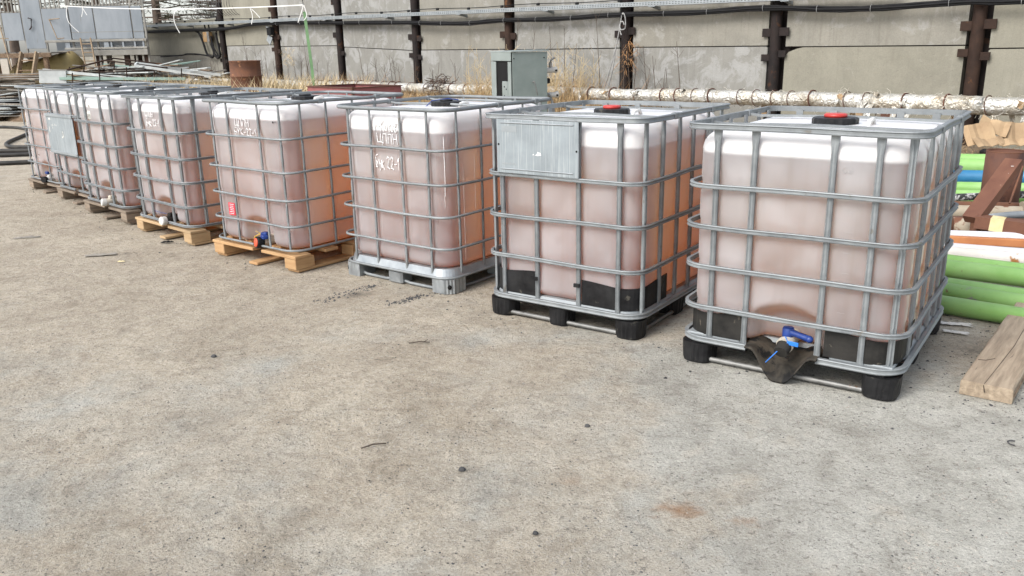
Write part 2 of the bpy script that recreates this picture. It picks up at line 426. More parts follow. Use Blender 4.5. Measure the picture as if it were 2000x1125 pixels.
def mat_ground():
    m, n, l = new_mat('ground')
    v = coords(n, l, (1, 1, 1), False)
    big = noise_tex(n, l, v, 0.55, 7, 0.62, 0.6)
    mid = noise_tex(n, l, v, 2.1, 8, 0.7, 0.4)
    fine = noise_tex(n, l, v, 26, 8, 0.75)
    vfine = noise_tex(n, l, v, 120, 4, 0.8)
    slab = ramp(n, l, mid, [(0.30, (0.36, 0.348, 0.312)), (0.48, (0.44, 0.427, 0.385)), (0.66, (0.51, 0.498, 0.455))])
    sand = ramp(n, l, fine, [(0.25, (0.325, 0.278, 0.216)), (0.5, (0.425, 0.37, 0.295)), (0.75, (0.505, 0.45, 0.37))])
    add = n.new('ShaderNodeMath')
    add.operation = 'ADD'
    h2 = n.new('ShaderNodeMath')
    h2.operation = 'MULTIPLY'
    h2.inputs[1].default_value = 0.55
    l.new(mid, h2.inputs[0])
    l.new(big, add.inputs[0])
    l.new(h2.outputs[0], add.inputs[1])
    # towards the tank row the slab is swept with sand; nearer it is barer
    sep = n.new('ShaderNodeSeparateXYZ')
    l.new(v, sep.inputs[0])
    mr = n.new('ShaderNodeMapRange')
    mr.inputs[1].default_value = 1.8
    mr.inputs[2].default_value = 6.5
    mr.inputs[3].default_value = -0.03
    mr.inputs[4].default_value = 0.13
    l.new(sep.outputs[1], mr.inputs[0])
    add2 = n.new('ShaderNodeMath')
    add2.operation = 'ADD'
    l.new(add.outputs[0], add2.inputs[0])
    l.new(mr.outputs[0], add2.inputs[1])
    mrx = n.new('ShaderNodeMapRange')
    mrx.inputs[1].default_value = -0.6
    mrx.inputs[2].default_value = 1.2
    mrx.inputs[3].default_value = 0.05
    mrx.inputs[4].default_value = -0.10
    l.new(sep.outputs[0], mrx.inputs[0])
    add3 = n.new('ShaderNodeMath')
    add3.operation = 'ADD'
    l.new(add2.outputs[0], add3.inputs[0])
    l.new(mrx.outputs[0], add3.inputs[1])
    k = ramp(n, l, add3.outputs[0], [(0.69, g3(0)), (0.77, g3(0.6)), (0.88, g3(0.95))])
    col = mixc(n, l, k, slab, sand)
    # grey pits and dark grit
    pit = noise_tex(n, l, v, 34, 6, 0.7)
    kp = ramp(n, l, pit, [(0.60, g3(0)), (0.70, g3(0.45))])
    col = mixc(n, l, kp, col, (0.19, 0.18, 0.17))
    vo = n.new('ShaderNodeTexVoronoi')
    vo.inputs['Scale'].default_value = 30
    l.new(v, vo.inputs['Vector'])
    kv = ramp(n, l, vo.outputs['Distance'], [(0.07, g3(1)), (0.16, g3(0))])
    gate = ramp(n, l, noise_tex(n, l, v, 3.0, 4, 0.6), [(0.52, g3(0.0)), (0.64, g3(0.8))])
    kk = n.new('ShaderNodeMath')
    kk.operation = 'MULTIPLY'
    l.new(kv, kk.inputs[0])
    l.new(gate, kk.inputs[1])
    col = mixc(n, l, kk.outputs[0], col, (0.12, 0.115, 0.11))
    # flaked crust: small pale and dark scales
    fk1 = noise_tex(n, l, v, 55, 3, 0.6, 1.2)
    kf = ramp(n, l, fk1, [(0.57, g3(0)), (0.64, g3(0.5))])
    col = mixc(n, l, kf, col, (0.50, 0.48, 0.435))
    kf2 = ramp(n, l, fk1, [(0.35, g3(0.75)), (0.41, g3(0))])
    col = mixc(n, l, kf2, col, (0.20, 0.185, 0.165))
    mot = noise_tex(n, l, v, 7.5, 6, 0.7, 0.8)
    km = ramp(n, l, mot, [(0.34, (0.80, 0.79, 0.78)), (0.5, (1.0, 1.0, 1.0)), (0.66, (1.12, 1.125, 1.13))])
    col = mixc(n, l, 1.0, col, km, 'MULTIPLY')
    # pale chips
    vo2 = n.new('ShaderNodeTexVoronoi')
    vo2.inputs['Scale'].default_value = 19
    l.new(v, vo2.inputs['Vector'])
    kw = ramp(n, l, vo2.outputs['Distance'], [(0.05, g3(0.6)), (0.10, g3(0))])
    col = mixc(n, l, kw, col, (0.55, 0.54, 0.51))
    # broad tonal drift: dusty pale sweeps and browner trodden areas
    drift = noise_tex(n, l, v, 0.9, 5, 0.6, 1.0)
    kd = ramp(n, l, drift, [(0.30, (0.84, 0.82, 0.785)), (0.5, (1.02, 1.015, 1.0)), (0.70, (1.14, 1.145, 1.13))])
    col = mixc(n, l, 1.0, col, kd, 'MULTIPLY')
    fm = ramp(n, l, vfine, [(0.28, g3(0.68)), (0.72, g3(1.28))])
    col = mixc(n, l, 1.0, col, fm, 'MULTIPLY')

    def blob(cx, cy, rx, ry, color, strength, wob=0.35):
        nonlocal col
        mp = n.new('ShaderNodeMapping')
        mp.vector_type = 'POINT'
        mp.inputs['Location'].default_value = (-cx / rx, -cy / ry, 0)
        mp.inputs['Scale'].default_value = (1 / rx, 1 / ry, 0)
        l.new(v, mp.inputs['Vector'])
        ln = n.new('ShaderNodeVectorMath')
        ln.operation = 'LENGTH'
        l.new(mp.outputs[0], ln.inputs[0])
        a = n.new('ShaderNodeMath')
        a.operation = 'MULTIPLY_ADD'
        a.inputs[1].default_value = wob * 4
        a.use_clamp = False
        l.new(noise_tex(n, l, v, 9, 6, 0.7), a.inputs[0])
        l.new(ln.outputs['Value'], a.inputs[2])
        kb = ramp(n, l, a.outputs[0], [(wob * 2 - 0.05, g3(strength)), (wob * 2 + 0.95, g3(0))])
        col = mixc(n, l, kb, col, color)
    # rust marks on the slab
    blob(0.53, 2.50, 0.32, 0.20, (0.30, 0.185, 0.11), 0.95)
    blob(0.465, 2.465, 0.12, 0.07, (0.20, 0.095, 0.04), 1.0)
    blob(0.75, 2.42, 0.28, 0.14, (0.34, 0.235, 0.155), 0.7)
    blob(0.20, 2.70, 0.17, 0.13, (0.37, 0.27, 0.19), 0.4)
    # dirt by the steel pallet, darker patches by other tanks and the pipes
    blob(-1.0, 5.15, 0.28, 0.42, (0.13, 0.115, 0.095), 0.75)
    blob(2.45, 3.95, 0.55, 0.65, (0.15, 0.14, 0.125), 0.7)
    blob(3.2, 6.5, 1.6, 2.2, (0.16, 0.145, 0.12), 0.7)
    blob(-3.0, 6.4, 0.5, 0.30, (0.19, 0.17, 0.145), 0.5)
    blob(0.62, 4.05, 0.45, 0.16, (0.22, 0.19, 0.155), 0.45)
    p = n.new('ShaderNodeBsdfPrincipled')
    l.new(col, p.inputs['Base Color'])
    p.inputs['Roughness'].default_value = 0.95
    p.inputs['Specular IOR Level'].default_value = 0.15
    hb = n.new('ShaderNodeMath')
    hb.operation = 'MULTIPLY_ADD'
    hb.inputs[1].default_value = 0.6
    l.new(fine, hb.inputs[0])
    l.new(mid, hb.inputs[2])
    hb2 = n.new('ShaderNodeMath')
    hb2.operation = 'MULTIPLY_ADD'
    hb2.inputs[1].default_value = -0.5
    l.new(kk.outputs[0], hb2.inputs[0])
    l.new(hb.outputs[0], hb2.inputs[2])
    hb3 = n.new('ShaderNodeMath')
    hb3.operation = 'MULTIPLY_ADD'
    hb3.inputs[1].default_value = 0.25
    l.new(vfine, hb3.inputs[0])
    l.new(hb2.outputs[0], hb3.inputs[2])
    l.new(bump(n, l, hb3.outputs[0], 0.9, 0.035), p.inputs['Normal'])
    o = n.new('ShaderNodeOutputMaterial')
    l.new(p.outputs[0], o.inputs['Surface'])


mat_ground()


# ------------------------------------------------------------------ mesh helpers
class MB:
    def __init__(self):
        self.v, self.f, self.s = [], [], []

    def add(self, verts, faces, smooth=False, M=None):
        b = len(self.v)
        if M is not None:
            verts = [M @ Vector(p) for p in verts]
        self.v += [tuple(p) for p in verts]
        self.f += [tuple(i + b for i in q) for q in faces]
        self.s += [smooth] * len(faces)
        return self

    def box(self, c, size, rz=0.0, ch=0.0, M=None, rx=0.0, ry=0.0):
        hx, hy, hz = (s / 2 for s in size)
        ch = min(ch, hx * 0.45, hy * 0.45, hz * 0.45)
        T = Matrix.Translation(c) @ Matrix.Rotation(rz, 4, 'Z') @ Matrix.Rotation(ry, 4, 'Y') @ Matrix.Rotation(rx, 4, 'X')
        if M is not None:
            T = M @ T
        if ch <= 0:
            vs = [(x, y, z) for x in (-hx, hx) for y in (-hy, hy) for z in (-hz, hz)]
            fs = [(0, 1, 3, 2), (4, 6, 7, 5), (0, 4, 5, 1), (2, 3, 7, 6), (0, 2, 6, 4), (1, 5, 7, 3)]
            return self.add(vs, fs, False, T)
        # octagonal outline lofted with chamfered top and bottom
        def ringp(dx, dy, c2, z):
            return [(-dx + c2, -dy, z), (dx - c2, -dy, z), (dx, -dy + c2, z), (dx, dy - c2, z), (dx - c2, dy, z), (-dx + c2, dy, z), (-dx, dy - c2, z), (-dx, -dy + c2, z)]
        vs = ringp(hx - ch, hy - ch, ch * 0.5, -hz) + ringp(hx, hy, ch, -hz + ch) + ringp(hx, hy, ch, hz - ch) + ringp(hx - ch, hy - ch, ch * 0.5, hz)
        fs = [tuple(range(7, -1, -1)), tuple(range(24, 32))]
        for r in range(3):
            for i in range(8):
                j = (i + 1) % 8
                fs.append((r * 8 + i, r * 8 + j, r * 8 + 8 + j, r * 8 + 8 + i))
        return self.add(vs, fs, False, T)

    def tube(self, pts, r, n=8, closed=False, caps=True, smooth=True, prof=None, up=(0, 0, 1)):
        """sweep a round (or given) profile along points; r may be a list"""
        pts = [Vector(p) for p in pts]
        m = len(pts)
        up = Vector(up)
        rings = []
        for i, p in enumerate(pts):
            a = pts[(i - 1) % m] if (closed or i > 0) else p
            b = pts[(i + 1) % m] if (closed or i < m - 1) else p
            t = (b - a).normalized()
            u = up if abs(t.dot(up)) < 0.95 else Vector((1, 0, 0))
            nx = t.cross(u).normalized()
            nz = nx.cross(t).normalized()
            rr = r[i] if isinstance(r, (list, tuple)) else r
            if prof:
                rings.append([p + nx * (q[0]) + nz * (q[1]) for q in prof])
            else:
                rings.append([p + nx * (rr * math.cos(2 * PI * k / n)) + nz * (rr * math.sin(2 * PI * k / n)) for k in range(n)])
        nn = len(prof) if prof else n
        vs = [q for rg in rings for q in rg]
        fs = []
        for i in range(m if closed else m - 1):
            j = (i + 1) % m
            for k in range(nn):
                k2 = (k + 1) % nn
                fs.append((i * nn + k, j * nn + k, j * nn + k2, i * nn + k2))
        self.add(vs, fs, smooth)
        if not closed and caps:
            self.add(rings[0], [tuple(range(nn))])
            self.add(rings[-1], [tuple(range(nn - 1, -1, -1))])
        return self

    def lathe(self, prof, n=20, M=None, smooth=True, ribs=0.0):
        """profile [(r, z)] turned about z"""
        vs, fs = [], []
        for (r, z) in prof:
            for k in range(n):
                rr = r * (1 + (ribs if k % 2 else 0))
                vs.append((rr * math.cos(2 * PI * k / n), rr * math.sin(2 * PI * k / n), z))
        for i in range(len(prof) - 1):
            for k in range(n):
                k2 = (k + 1) % n
                fs.append((i * n + k, i * n + k2, (i + 1) * n + k2, (i + 1) * n + k))
        fs.append(tuple(range(n - 1, -1, -1)))
        fs.append(tuple((len(prof) - 1) * n + k for k in range(n)))
        return self.add(vs, fs, smooth, M)

    def pipe(self, a, b, ro, ri, n=18):
        """hollow straight pipe"""
        a, b = Vector(a), Vector(b)
        t = (b - a).normalized()
        u = Vector((0, 0, 1)) if abs(t.z) < 0.9 else Vector((1, 0, 0))
        nx = t.cross(u).normalized()
        nz = nx.cross(t)
        vs = []
        for p, r in ((a, ro), (b, ro), (b, ri), (a, ri)):
            vs += [p + nx * r * math.cos(2 * PI * k / n) + nz * r * math.sin(2 * PI * k / n) for k in range(n)]
        for i in range(4):
            j = (i + 1) % 4
            fs = [(i * n + k, j * n + k, j * n + (k + 1) % n, i * n + (k + 1) % n) for k in range(n)]
            if i == 0:
                self.add(vs, fs, True)
                base = len(self.v) - len(vs)
            else:
                self.f += [tuple(q + base for q in f) for f in fs]
                self.s += [i == 2] * len(fs)
        return self

    def prism(self, poly, d, M=None):
        """polygon in x,z extruded d along y"""
        m = len(poly)
        vs = [(x, 0, z) for x, z in poly] + [(x, d, z) for x, z in poly]
        fs = [tuple(range(m)), tuple(range(2 * m - 1, m - 1, -1))] + [(i, i + m, (i + 1) % m + m, (i + 1) % m) for i in range(m)]
        return self.add(vs, fs, False, M)

    def mesh(self, name, mat):
        me = bpy.data.meshes.new(name)
        me.from_pydata(self.v, [], self.f)
        me.polygons.foreach_set('use_smooth', self.s)
        me.materials.append(MATS[mat] if isinstance(mat, str) else mat)
        me.update()
        return me


def link(name, me, parent=None, loc=None, rot=None):
    o = bpy.data.objects.new(name, me)
    COL.objects.link(o)
    if parent is not None:
        o.parent = parent
    if loc is not None:
        o.location = loc
    if rot is not None:
        o.rotation_euler = rot
    return o


def obj(name, mb, mat, parent=None, loc=None, rot=None):
    return link(name, mb.mesh(name, mat), parent, loc, rot)


def tag(o, label=None, cat=None, group=None, kind=None):
    if label:
        o['label'] = label
    if cat:
        o['category'] = cat
    if group:
        o['group'] = group
    if kind:
        o['kind'] = kind
    return o


def empty(name, loc, rz=0.0):
    o = bpy.data.objects.new(name, None)
    o.empty_display_size = 0.2
    COL.objects.link(o)
    o.location = loc
    o.rotation_euler = (0, 0, rz)
    return o


def rnd(a, b):
    return random.uniform(a, b)


# ------------------------------------------------------------------ ground
def build_ground():
    mb = MB()
    xs = [-260, -120, -60, -30] + [-14 + i * 0.5 for i in range(0, 16)] + [-6 + i * 0.16 for i in range(0, 76)] + [6.3, 7, 8, 10, 14, 20, 30, 60, 120, 260]
    ys = [-60, -20, -5, 0] + [0.6 + i * 0.10 for i in range(0, 60)] + [6.7 + i * 0.3 for i in range(0, 24)] + [14 + i for i in range(0, 20)] + [36, 40, 50, 70, 110, 180, 320]
    vs = []
    for y in ys:
        for x in xs:
            z = 0.0
            if -14 < x < 7 and 0.5 < y < 14:
                z = noise.noise((x * 0.9, y * 0.9, 0.3)) * 0.006 + noise.noise((x * 3.1, y * 3.1, 1.3)) * 0.003 - 0.006
            vs.append((x, y, z))
    nx = len(xs)
    fs = [(j * nx + i, j * nx + i + 1, (j + 1) * nx + i + 1, (j + 1) * nx + i) for j in range(len(ys) - 1) for i in range(nx - 1)]
    mb.add(vs, fs, True)
    o = obj('ground', mb, 'ground')
    tag(o, kind='structure')


build_ground()

# ------------------------------------------------------------------ liquid totes
BX, BY, RC = 0.463, 0.563, 0.125       # bottle half sizes and corner radius
HX, HY = 0.490, 0.590                  # centre line of the cage rings


def rrect(hx, hy, rc, nf=40, ns=44, nc=8):
    """rounded rectangle, counter-clockwise from front left; returns (x, y, nx, ny)"""
    out = []
    for i in range(nf):
        out.append((-hx + rc + (2 * hx - 2 * rc) * i / nf, -hy, 0, -1))
    for i in range(nc):
        a = -PI / 2 + PI / 2 * i / nc
        out.append((hx - rc + rc * math.cos(a), -hy + rc + rc * math.sin(a), math.cos(a), math.sin(a)))
    for i in range(ns):
        out.append((hx, -hy + rc + (2 * hy - 2 * rc) * i / ns if False else -hy + rc + (2 * hy - 2 * rc) * i / ns, 1, 0))
    for i in range(nc):
        a = PI / 2 * i / nc
        out.append((hx - rc + rc * math.cos(a), hy - rc + rc * math.sin(a), math.cos(a), math.sin(a)))
    for i in range(nf):
        out.append((hx - rc - (2 * hx - 2 * rc) * i / nf, hy, 0, 1))
    for i in range(nc):
        a = PI / 2 + PI / 2 * i / nc
        out.append((-hx + rc + rc * math.cos(a), hy - rc + rc * math.sin(a), math.cos(a), math.sin(a)))
    for i in range(ns):
        out.append((-hx, hy - rc - (2 * hy - 2 * rc) * i / ns, -1, 0))
    for i in range(nc):
        a = PI + PI / 2 * i / nc
        out.append((-hx + rc + rc * math.cos(a), -hy + rc + rc * math.sin(a), math.cos(a), math.sin(a)))
    return out


def sstep(a, b, x):
    t = max(0.0, min(1.0, (x - a) / (b - a)))
    return t * t * (3 - 2 * t)


def bottle_disp(cfg, x, y, nx, ny, z):
    """inward (negative) / outward displacement of the bottle wall"""
    d = 0.0
    mid = sstep(0.20, 0.30, z) * (1 - sstep(0.92, 1.02, z))
    if ny < -0.9 or ny > 0.9:
        for b in cfg['front']:
            d -= 0.012 * math.exp(-((x - b) / 0.028) ** 2) * mid
    if abs(nx) > 0.9:
        for b in cfg['side']:
            d -= 0.012 * math.exp(-((y - b) / 0.030) ** 2) * mid
    for rz in cfg['rings']:
        d -= 0.006 * math.exp(-((z - rz) / 0.022) ** 2)
    d += 0.0040 * noise.noise((x * 3.3 + cfg['seed'], y * 3.3, z * 3.3)) * (0.4 + 0.6 * mid)
    if ny < -0.7:
        px, hw, zt = cfg['pocket']
        if hw > 0:
            k = sstep(hw + 0.035, hw - 0.03, abs(x - px)) if True else 0
            k = 1 - sstep(hw - 0.03, hw + 0.035, abs(x - px))
            arch = zt - 0.05 * ((x - px) / hw) ** 2
            k *= 1 - sstep(arch - 0.035, arch + 0.03, z)
            d -= 0.10 * k
    return d


def bottle_mesh(cfg, inset=0.0, ztop=None, nz=46):
    z0, z1 = cfg['z0'], cfg['z1']
    RT, RB = 0.080, 0.055
    per = rrect(BX, BY, RC)
    m = len(per)
    if ztop is None:
        zs = []
        for i in range(6):
            a = PI / 2 * i / 6
            zs.append(z0 + RB - RB * math.cos(a))
        lo, hi = z0 + RB, z1 - RT
        zs += [lo + (hi - lo) * i / nz for i in range(nz)]
        for i in range(9):
            a = PI / 2 * i / 8
            zs.append(hi + RT * math.sin(a))
    else:
        zs = [z0 + inset + (ztop - z0 - inset) * (i / nz) ** 1.0 for i in range(nz + 1)]
    mb = MB()
    vs = []
    for z in zs:
        ins = inset
        if z < z0 + RB:
            q = (z0 + RB - z) / RB
            ins += RB - RB * math.sqrt(max(0, 1 - q * q))
        if z > z1 - RT:
            q = (z - (z1 - RT)) / RT
            ins += RT - RT * math.sqrt(max(0, 1 - min(1, q) ** 2))
        for (x, y, nx, ny) in per:
            d = bottle_disp(cfg, x, y, nx, ny, z) - ins
            vs.append((x + nx * d, y + ny * d, z))
    fs = []
    for j in range(len(zs) - 1):
        for i in range(m):
            i2 = (i + 1) % m
            fs.append((j * m + i, j * m + i2, (j + 1) * m + i2, (j + 1) * m + i))
    fs.append(tuple(range(m - 1, -1, -1)))
    if ztop is None:
        base = len(vs) - m
        prev = base
        for k, sc in enumerate((0.8, 0.55, 0.3)):
            rim = vs[base:base + m]
            zz = z1 + 0.008 * (1 - sc)
            nb = len(vs)
            vs += [(p[0] * sc, p[1] * sc, zz + 0.004 * noise.noise((p[0] * 6 * sc, p[1] * 6 * sc, 2.0 + cfg['seed']))) for p in rim]
            for i in range(m):
                i2 = (i + 1) % m
                fs.append((prev + i, prev + i2, nb + i2, nb + i))
            prev = nb
        fs.append(tuple(prev + i for i in range(m)))
    else:
        fs.append(tuple((len(zs) - 1) * m + i for i in range(m)))
    mb.add(vs, fs, ztop is None)
    return mb


PROF = {
    'round': [(0.0088 * math.cos(2 * PI * k / 8), 0.0088 * math.sin(2 * PI * k / 8)) for k in range(8)],
    # grooved channel, open to the outside (+x of the profile is outward)
    'channel': [(-0.007, -0.011), (0.007, -0.011), (0.009, -0.007), (0.003, -0.003), (0.003, 0.003), (0.009, 0.007), (0.007, 0.011), (-0.007, 0.011)],
    'groove': [(-0.007, -0.0105), (0.006, -0.0105), (0.009, -0.006), (0.002, -0.0015), (0.002, 0.0015), (0.009, 0.006), (0.006, 0.0105), (-0.007, 0.0105)],
    'rail': [(-0.009, -0.014), (0.009, -0.014), (0.011, -0.009), (0.006, -0.004), (0.006, 0.006), (0.011, 0.010), (0.009, 0.014), (-0.009, 0.014)],
    'roundrail': [(0.0125 * math.cos(2 * PI * k / 10), 0.0125 * math.sin(2 * PI * k / 10)) for k in range(10)],
    'grooverail': [(-0.008, -0.0125), (0.008, -0.0125), (0.011, -0.007), (0.004, -0.002), (0.004, 0.002), (0.011, 0.007), (0.008, 0.0125), (-0.008, 0.0125)],
}


def ring_path(hx, hy, rc, gap=None):
    p = [(x, y, 0) for (x, y, a, b) in rrect(hx, hy, rc, 2, 2, 7)]
    if gap:
        g0, g1 = gap           # opening in the front run between x = g0 and x = g1
        rest = [q for q in p if not (q[1] < -hy + 1e-6 and g0 - 0.02 < q[0] < g1 + 0.02)]
        # start right of the gap, go round, end left of it
        k = next(i for i, q in enumerate(rest) if q[0] > g1 and q[1] < 0)
        rest = rest[k:] + rest[:k]
        return [(g1, -hy, 0)] + [q for q in rest if not (q[1] < -hy + 1e-6 and g1 > q[0] > g1 - 0.01)] + [(g0, -hy, 0)]
    return p


def ring_mb(hx, hy, rc, prof, gap=None, seed=0.0, wob=0.0):
    mb = MB()
    smooth = len(prof) != 8 or prof is PROF['round']
    path = ring_path(hx, hy, rc, gap)
    if wob:
        # long runs are subdivided and slightly bent, as handled cages are
        fine = []
        m = len(path)
        for i in range(m if gap is None else m - 1):
            a, b = Vector(path[i]), Vector(path[(i + 1) % m])
            k = max(1, int((b - a).length / 0.09))
            fine += [a + (b - a) * (j / k) for j in range(k)]
        if gap is not None:
            fine.append(Vector(path[-1]))
        path = []
        for p in fine:
            q = Vector((p.x / hx, p.y / hy, 0))
            d = noise.noise((p.x * 3.1 + seed, p.y * 3.1, seed)) * wob
            path.append(p + q * d + Vector((0, 0, noise.noise((p.x * 2.3, p.y * 2.3 + seed, 7.7)) * wob * 1.3)))
    mb.tube(path, 0.01, closed=gap is None, prof=prof, smooth=smooth)
    return mb


def upright_mb(style, z0, z1, ringz):
    """vertical cage bar along z, x = across, y = depth (outside is -y)"""
    if style == 'round':
        w, d, sec = 0.0088, 0.0088, [(math.cos(2 * PI * k / 8), math.sin(2 * PI * k / 8)) for k in range(8)]
        pinch = (1.25, 0.5, 0.03)
    elif style == 'channel':
        w, d, sec = 0.0122, 0.009, [(-1, -0.5), (-0.6, -1), (-0.25, -0.6), (0.25, -0.6), (0.6, -1), (1, -0.5), (1, 1), (-1, 1)]
        pinch = (1.08, 0.75, 0.02)
    else:
        w, d, sec = 0.0125, 0.009, [(-1, -0.4), (-0.6, -1), (-0.2, -0.45), (0.2, -0.45), (0.6, -1), (1, -0.4), (1, 1), (-1, 1)]
        pinch = (1.15, 0.6, 0.03)
    st = [(z0, pinch[0] * 1.1, 0.5), (z0 + 0.05, 1, 1)]
    for rz in ringz:
        h = pinch[2]
        st += [(rz - h - 0.012, 1, 1), (rz - h * 0.7, pinch[0], pinch[1]), (rz + h * 0.7, pinch[0], pinch[1]), (rz + h + 0.012, 1, 1)]
    st += [(z1 - 0.085, 1, 1), (z1 - 0.03, 1.45 if style != 'round' else 1.1, 0.6), (z1, 1.5 if style != 'round' else 1.15, 0.55)]
    mb = MB()
    n = len(sec)
    vs = [(a * w * ws, b * d * ds, z) for (z, ws, ds) in st for (a, b) in sec]
    fs = []
    for i in range(len(st) - 1):
        for k in range(n):
            k2 = (k + 1) % n
            fs.append((i * n + k, i * n + k2, (i + 1) * n + k2, (i + 1) * n + k))
    mb.add(vs, fs, style == 'round')
    mb.add(vs[:n], [tuple(range(n - 1, -1, -1))])
    mb.add(vs[-n:], [tuple(range(n))])
    return mb


def front_y(cfg, x, z):
    return -BY - bottle_disp(cfg, x, -BY, 0, -1, z)


# hand-drawn letters: strokes in a unit box (x right, y up)
GLYPH = {
    'Ц': [[(0, 1), (0.02, 0.1), (0.5, 0.12)], [(0.48, 1), (0.5, 0.12), (0.66, 0.1), (0.62, -0.25)]],
    'П': [[(0, 0), (0.05, 0.95), (0.5, 0.97), (0.52, 0)]],
    'Н': [[(0, 1), (0, 0)], [(0, 0.5), (0.5, 0.52)], [(0.5, 1), (0.5, 0)]],
    'Б': [[(0.55, 1.0), (0.08, 0.95), (0.05, 0.05), (0.4, 0), (0.5, 0.25), (0.35, 0.48), (0.06, 0.5)]],
    'У': [[(0, 1), (0.22, 0.5)], [(0.5, 1), (0.22, 0.5), (0.02, -0.1)]],
    'К': [[(0, 1), (0, 0)], [(0.5, 1), (0.03, 0.5), (0.5, 0)]],
    'у': [[(0, 0.65), (0.1, 0.3), (0.35, 0.3)], [(0.4, 0.65), (0.35, 0.0), (0.1, -0.25)]],
    'к': [[(0, 0.65), (0, 0)], [(0.35, 0.6), (0.02, 0.33), (0.4, -0.1)]],
    'о': [[(0.2, 0.6), (0.02, 0.4), (0.08, 0.08), (0.28, 0.05), (0.38, 0.32), (0.2, 0.6)]],
    'т': [[(0.2, 0), (0.2, 0.6)], [(0, 0.62), (0.42, 0.6)]],
    'в': [[(0.05, 0), (0.05, 0.75), (0.28, 0.72), (0.08, 0.38), (0.36, 0.28), (0.3, 0.02), (0.05, 0)]],
    'а': [[(0.34, 0.55), (0.08, 0.5), (0.05, 0.1), (0.25, 0.05), (0.36, 0.5), (0.36, 0.02)]],
    'г': [[(0.05, 0), (0.1, 0.5), (0.3, 0.55), (0.32, 0.4)]],
    '2': [[(0.02, 0.75), (0.2, 1), (0.42, 0.85), (0.3, 0.45), (0.02, 0.02), (0.22, 0.12), (0.48, 0.0)]],
    '1': [[(0.0, 0.65), (0.22, 1.0), (0.2, 0.0)]],
    '-': [[(0.02, 0.42), (0.36, 0.44)]],
    ' ': [],
}
ADV = {'Ц': 0.8, 'П': 0.72, 'Н': 0.7, 'Б': 0.7, 'У': 0.62, 'К': 0.66, ' ': 0.35, '-': 0.5, '1': 0.4, '2': 0.62}


def writing(mb, cfg, text, x, z, h, slant=0.0, rad=0.0027, wide=1.0):
    for ch in text:
        for st in GLYPH[ch]:
            raw = []
            for k, (gx, gy) in enumerate(st):
                raw.append((x + gx * h * wide + rnd(-0.02, 0.02) * h, z + gy * h + slant * gx * h + rnd(-0.02, 0.02) * h))
            pts = []
            for k in range(len(raw) - 1):
                (xa, za), (xb, zb) = raw[k], raw[k + 1]
                for q in range(3):
                    px, pz = xa + (xb - xa) * q / 3, za + (zb - za) * q / 3
                    pts.append((px, front_y(cfg, px, pz) - 0.0055, pz))
            px, pz = raw[-1]
            pts.append((px, front_y(cfg, px, pz) - 0.0055, pz))
            mb.tube(pts, rad, 5)
        x += ADV.get(ch, 0.52) * h * wide
        z += slant * ADV.get(ch, 0.52) * h


def guard_mb(cfg, sel, zlo, zhi, wave=0.012):
    """bent black corner sheet hugging the bottle; sel(x, y) picks the stretch of outline"""
    per = rrect(BX + 0.009, BY + 0.009, RC, 40, 44, 8)
    m = len(per)
    idx = [i for i in range(m) if sel(per[i][0], per[i][1])]
    # contiguous run starting after the break
    start = next((i for i in idx if (i - 1) % m not in idx), idx[0])
    run = []
    i = start
    while i in idx and len(run) < len(idx):
        run.append(i)
        i = (i + 1) % m
    mb = MB()
    vs, fs = [], []
    for k, i in enumerate(run):
        x, y, nx, ny = per[i]
        w = wave * math.cos(k / max(1, len(run) - 1) * 2 * PI)
        for (off, z) in ((0, zlo), (0, zhi + w), (-0.004, zhi + w), (-0.004, zlo)):
            vs.append((x + nx * off, y + ny * off, z))
    for k in range(len(run) - 1):
        for q in range(4):
            fs.append((k * 4 + q, (k + 1) * 4 + q, (k + 1) * 4 + (q + 1) % 4, k * 4 + (q + 1) % 4))
    fs += [(0, 1, 2, 3), tuple(4 * (len(run) - 1) + q for q in (3, 2, 1, 0))]
    mb.add(vs, fs, False)
    return mb


def foot_mb(w, d, h, r=0.05, ribs=True):
    """moulded pallet foot, rounded corners, slightly tapered, ribbed"""
    mb = MB()
    per = rrect(w / 2, d / 2, r, 6, 6, 4)
    m = len(per)
    vs = []
    for (z, s) in ((0, 0.90), (0.012, 0.95), (h * 0.5, 0.98), (h, 1.0)):
        for i, (x, y, nx, ny) in enumerate(per):
            q = -0.004 if (ribs and i % 3 == 0 and 0.005 < z < h) else 0.0
            vs.append((x * s + nx * q, y * s + ny * q, z))
    fs = [tuple(range(m - 1, -1, -1)), tuple(3 * m + i for i in range(m))]
    for j in range(3):
        for i in range(m):
            fs.append((j * m + i, j * m + (i + 1) % m, (j + 1) * m + (i + 1) % m, (j + 1) * m + i))
    mb.add(vs, fs, False)
    return mb


def slab_mb(hx, hy, r, z0, z1, grow=0.0):
    mb = MB()
    a = rrect(hx, hy, r, 2, 2, 10)
    b = rrect(hx + grow, hy + grow, r + grow, 2, 2, 10)
    m = len(a)
    vs = [(p[0], p[1], z0) for p in b] + [(p[0], p[1], z1) for p in a]
    fs = [tuple(range(m - 1, -1, -1)), tuple(range(m, 2 * m))] + [(i, (i + 1) % m, (i + 1) % m + m, i + m) for i in range(m)]
    mb.add(vs, fs, False)
    return mb


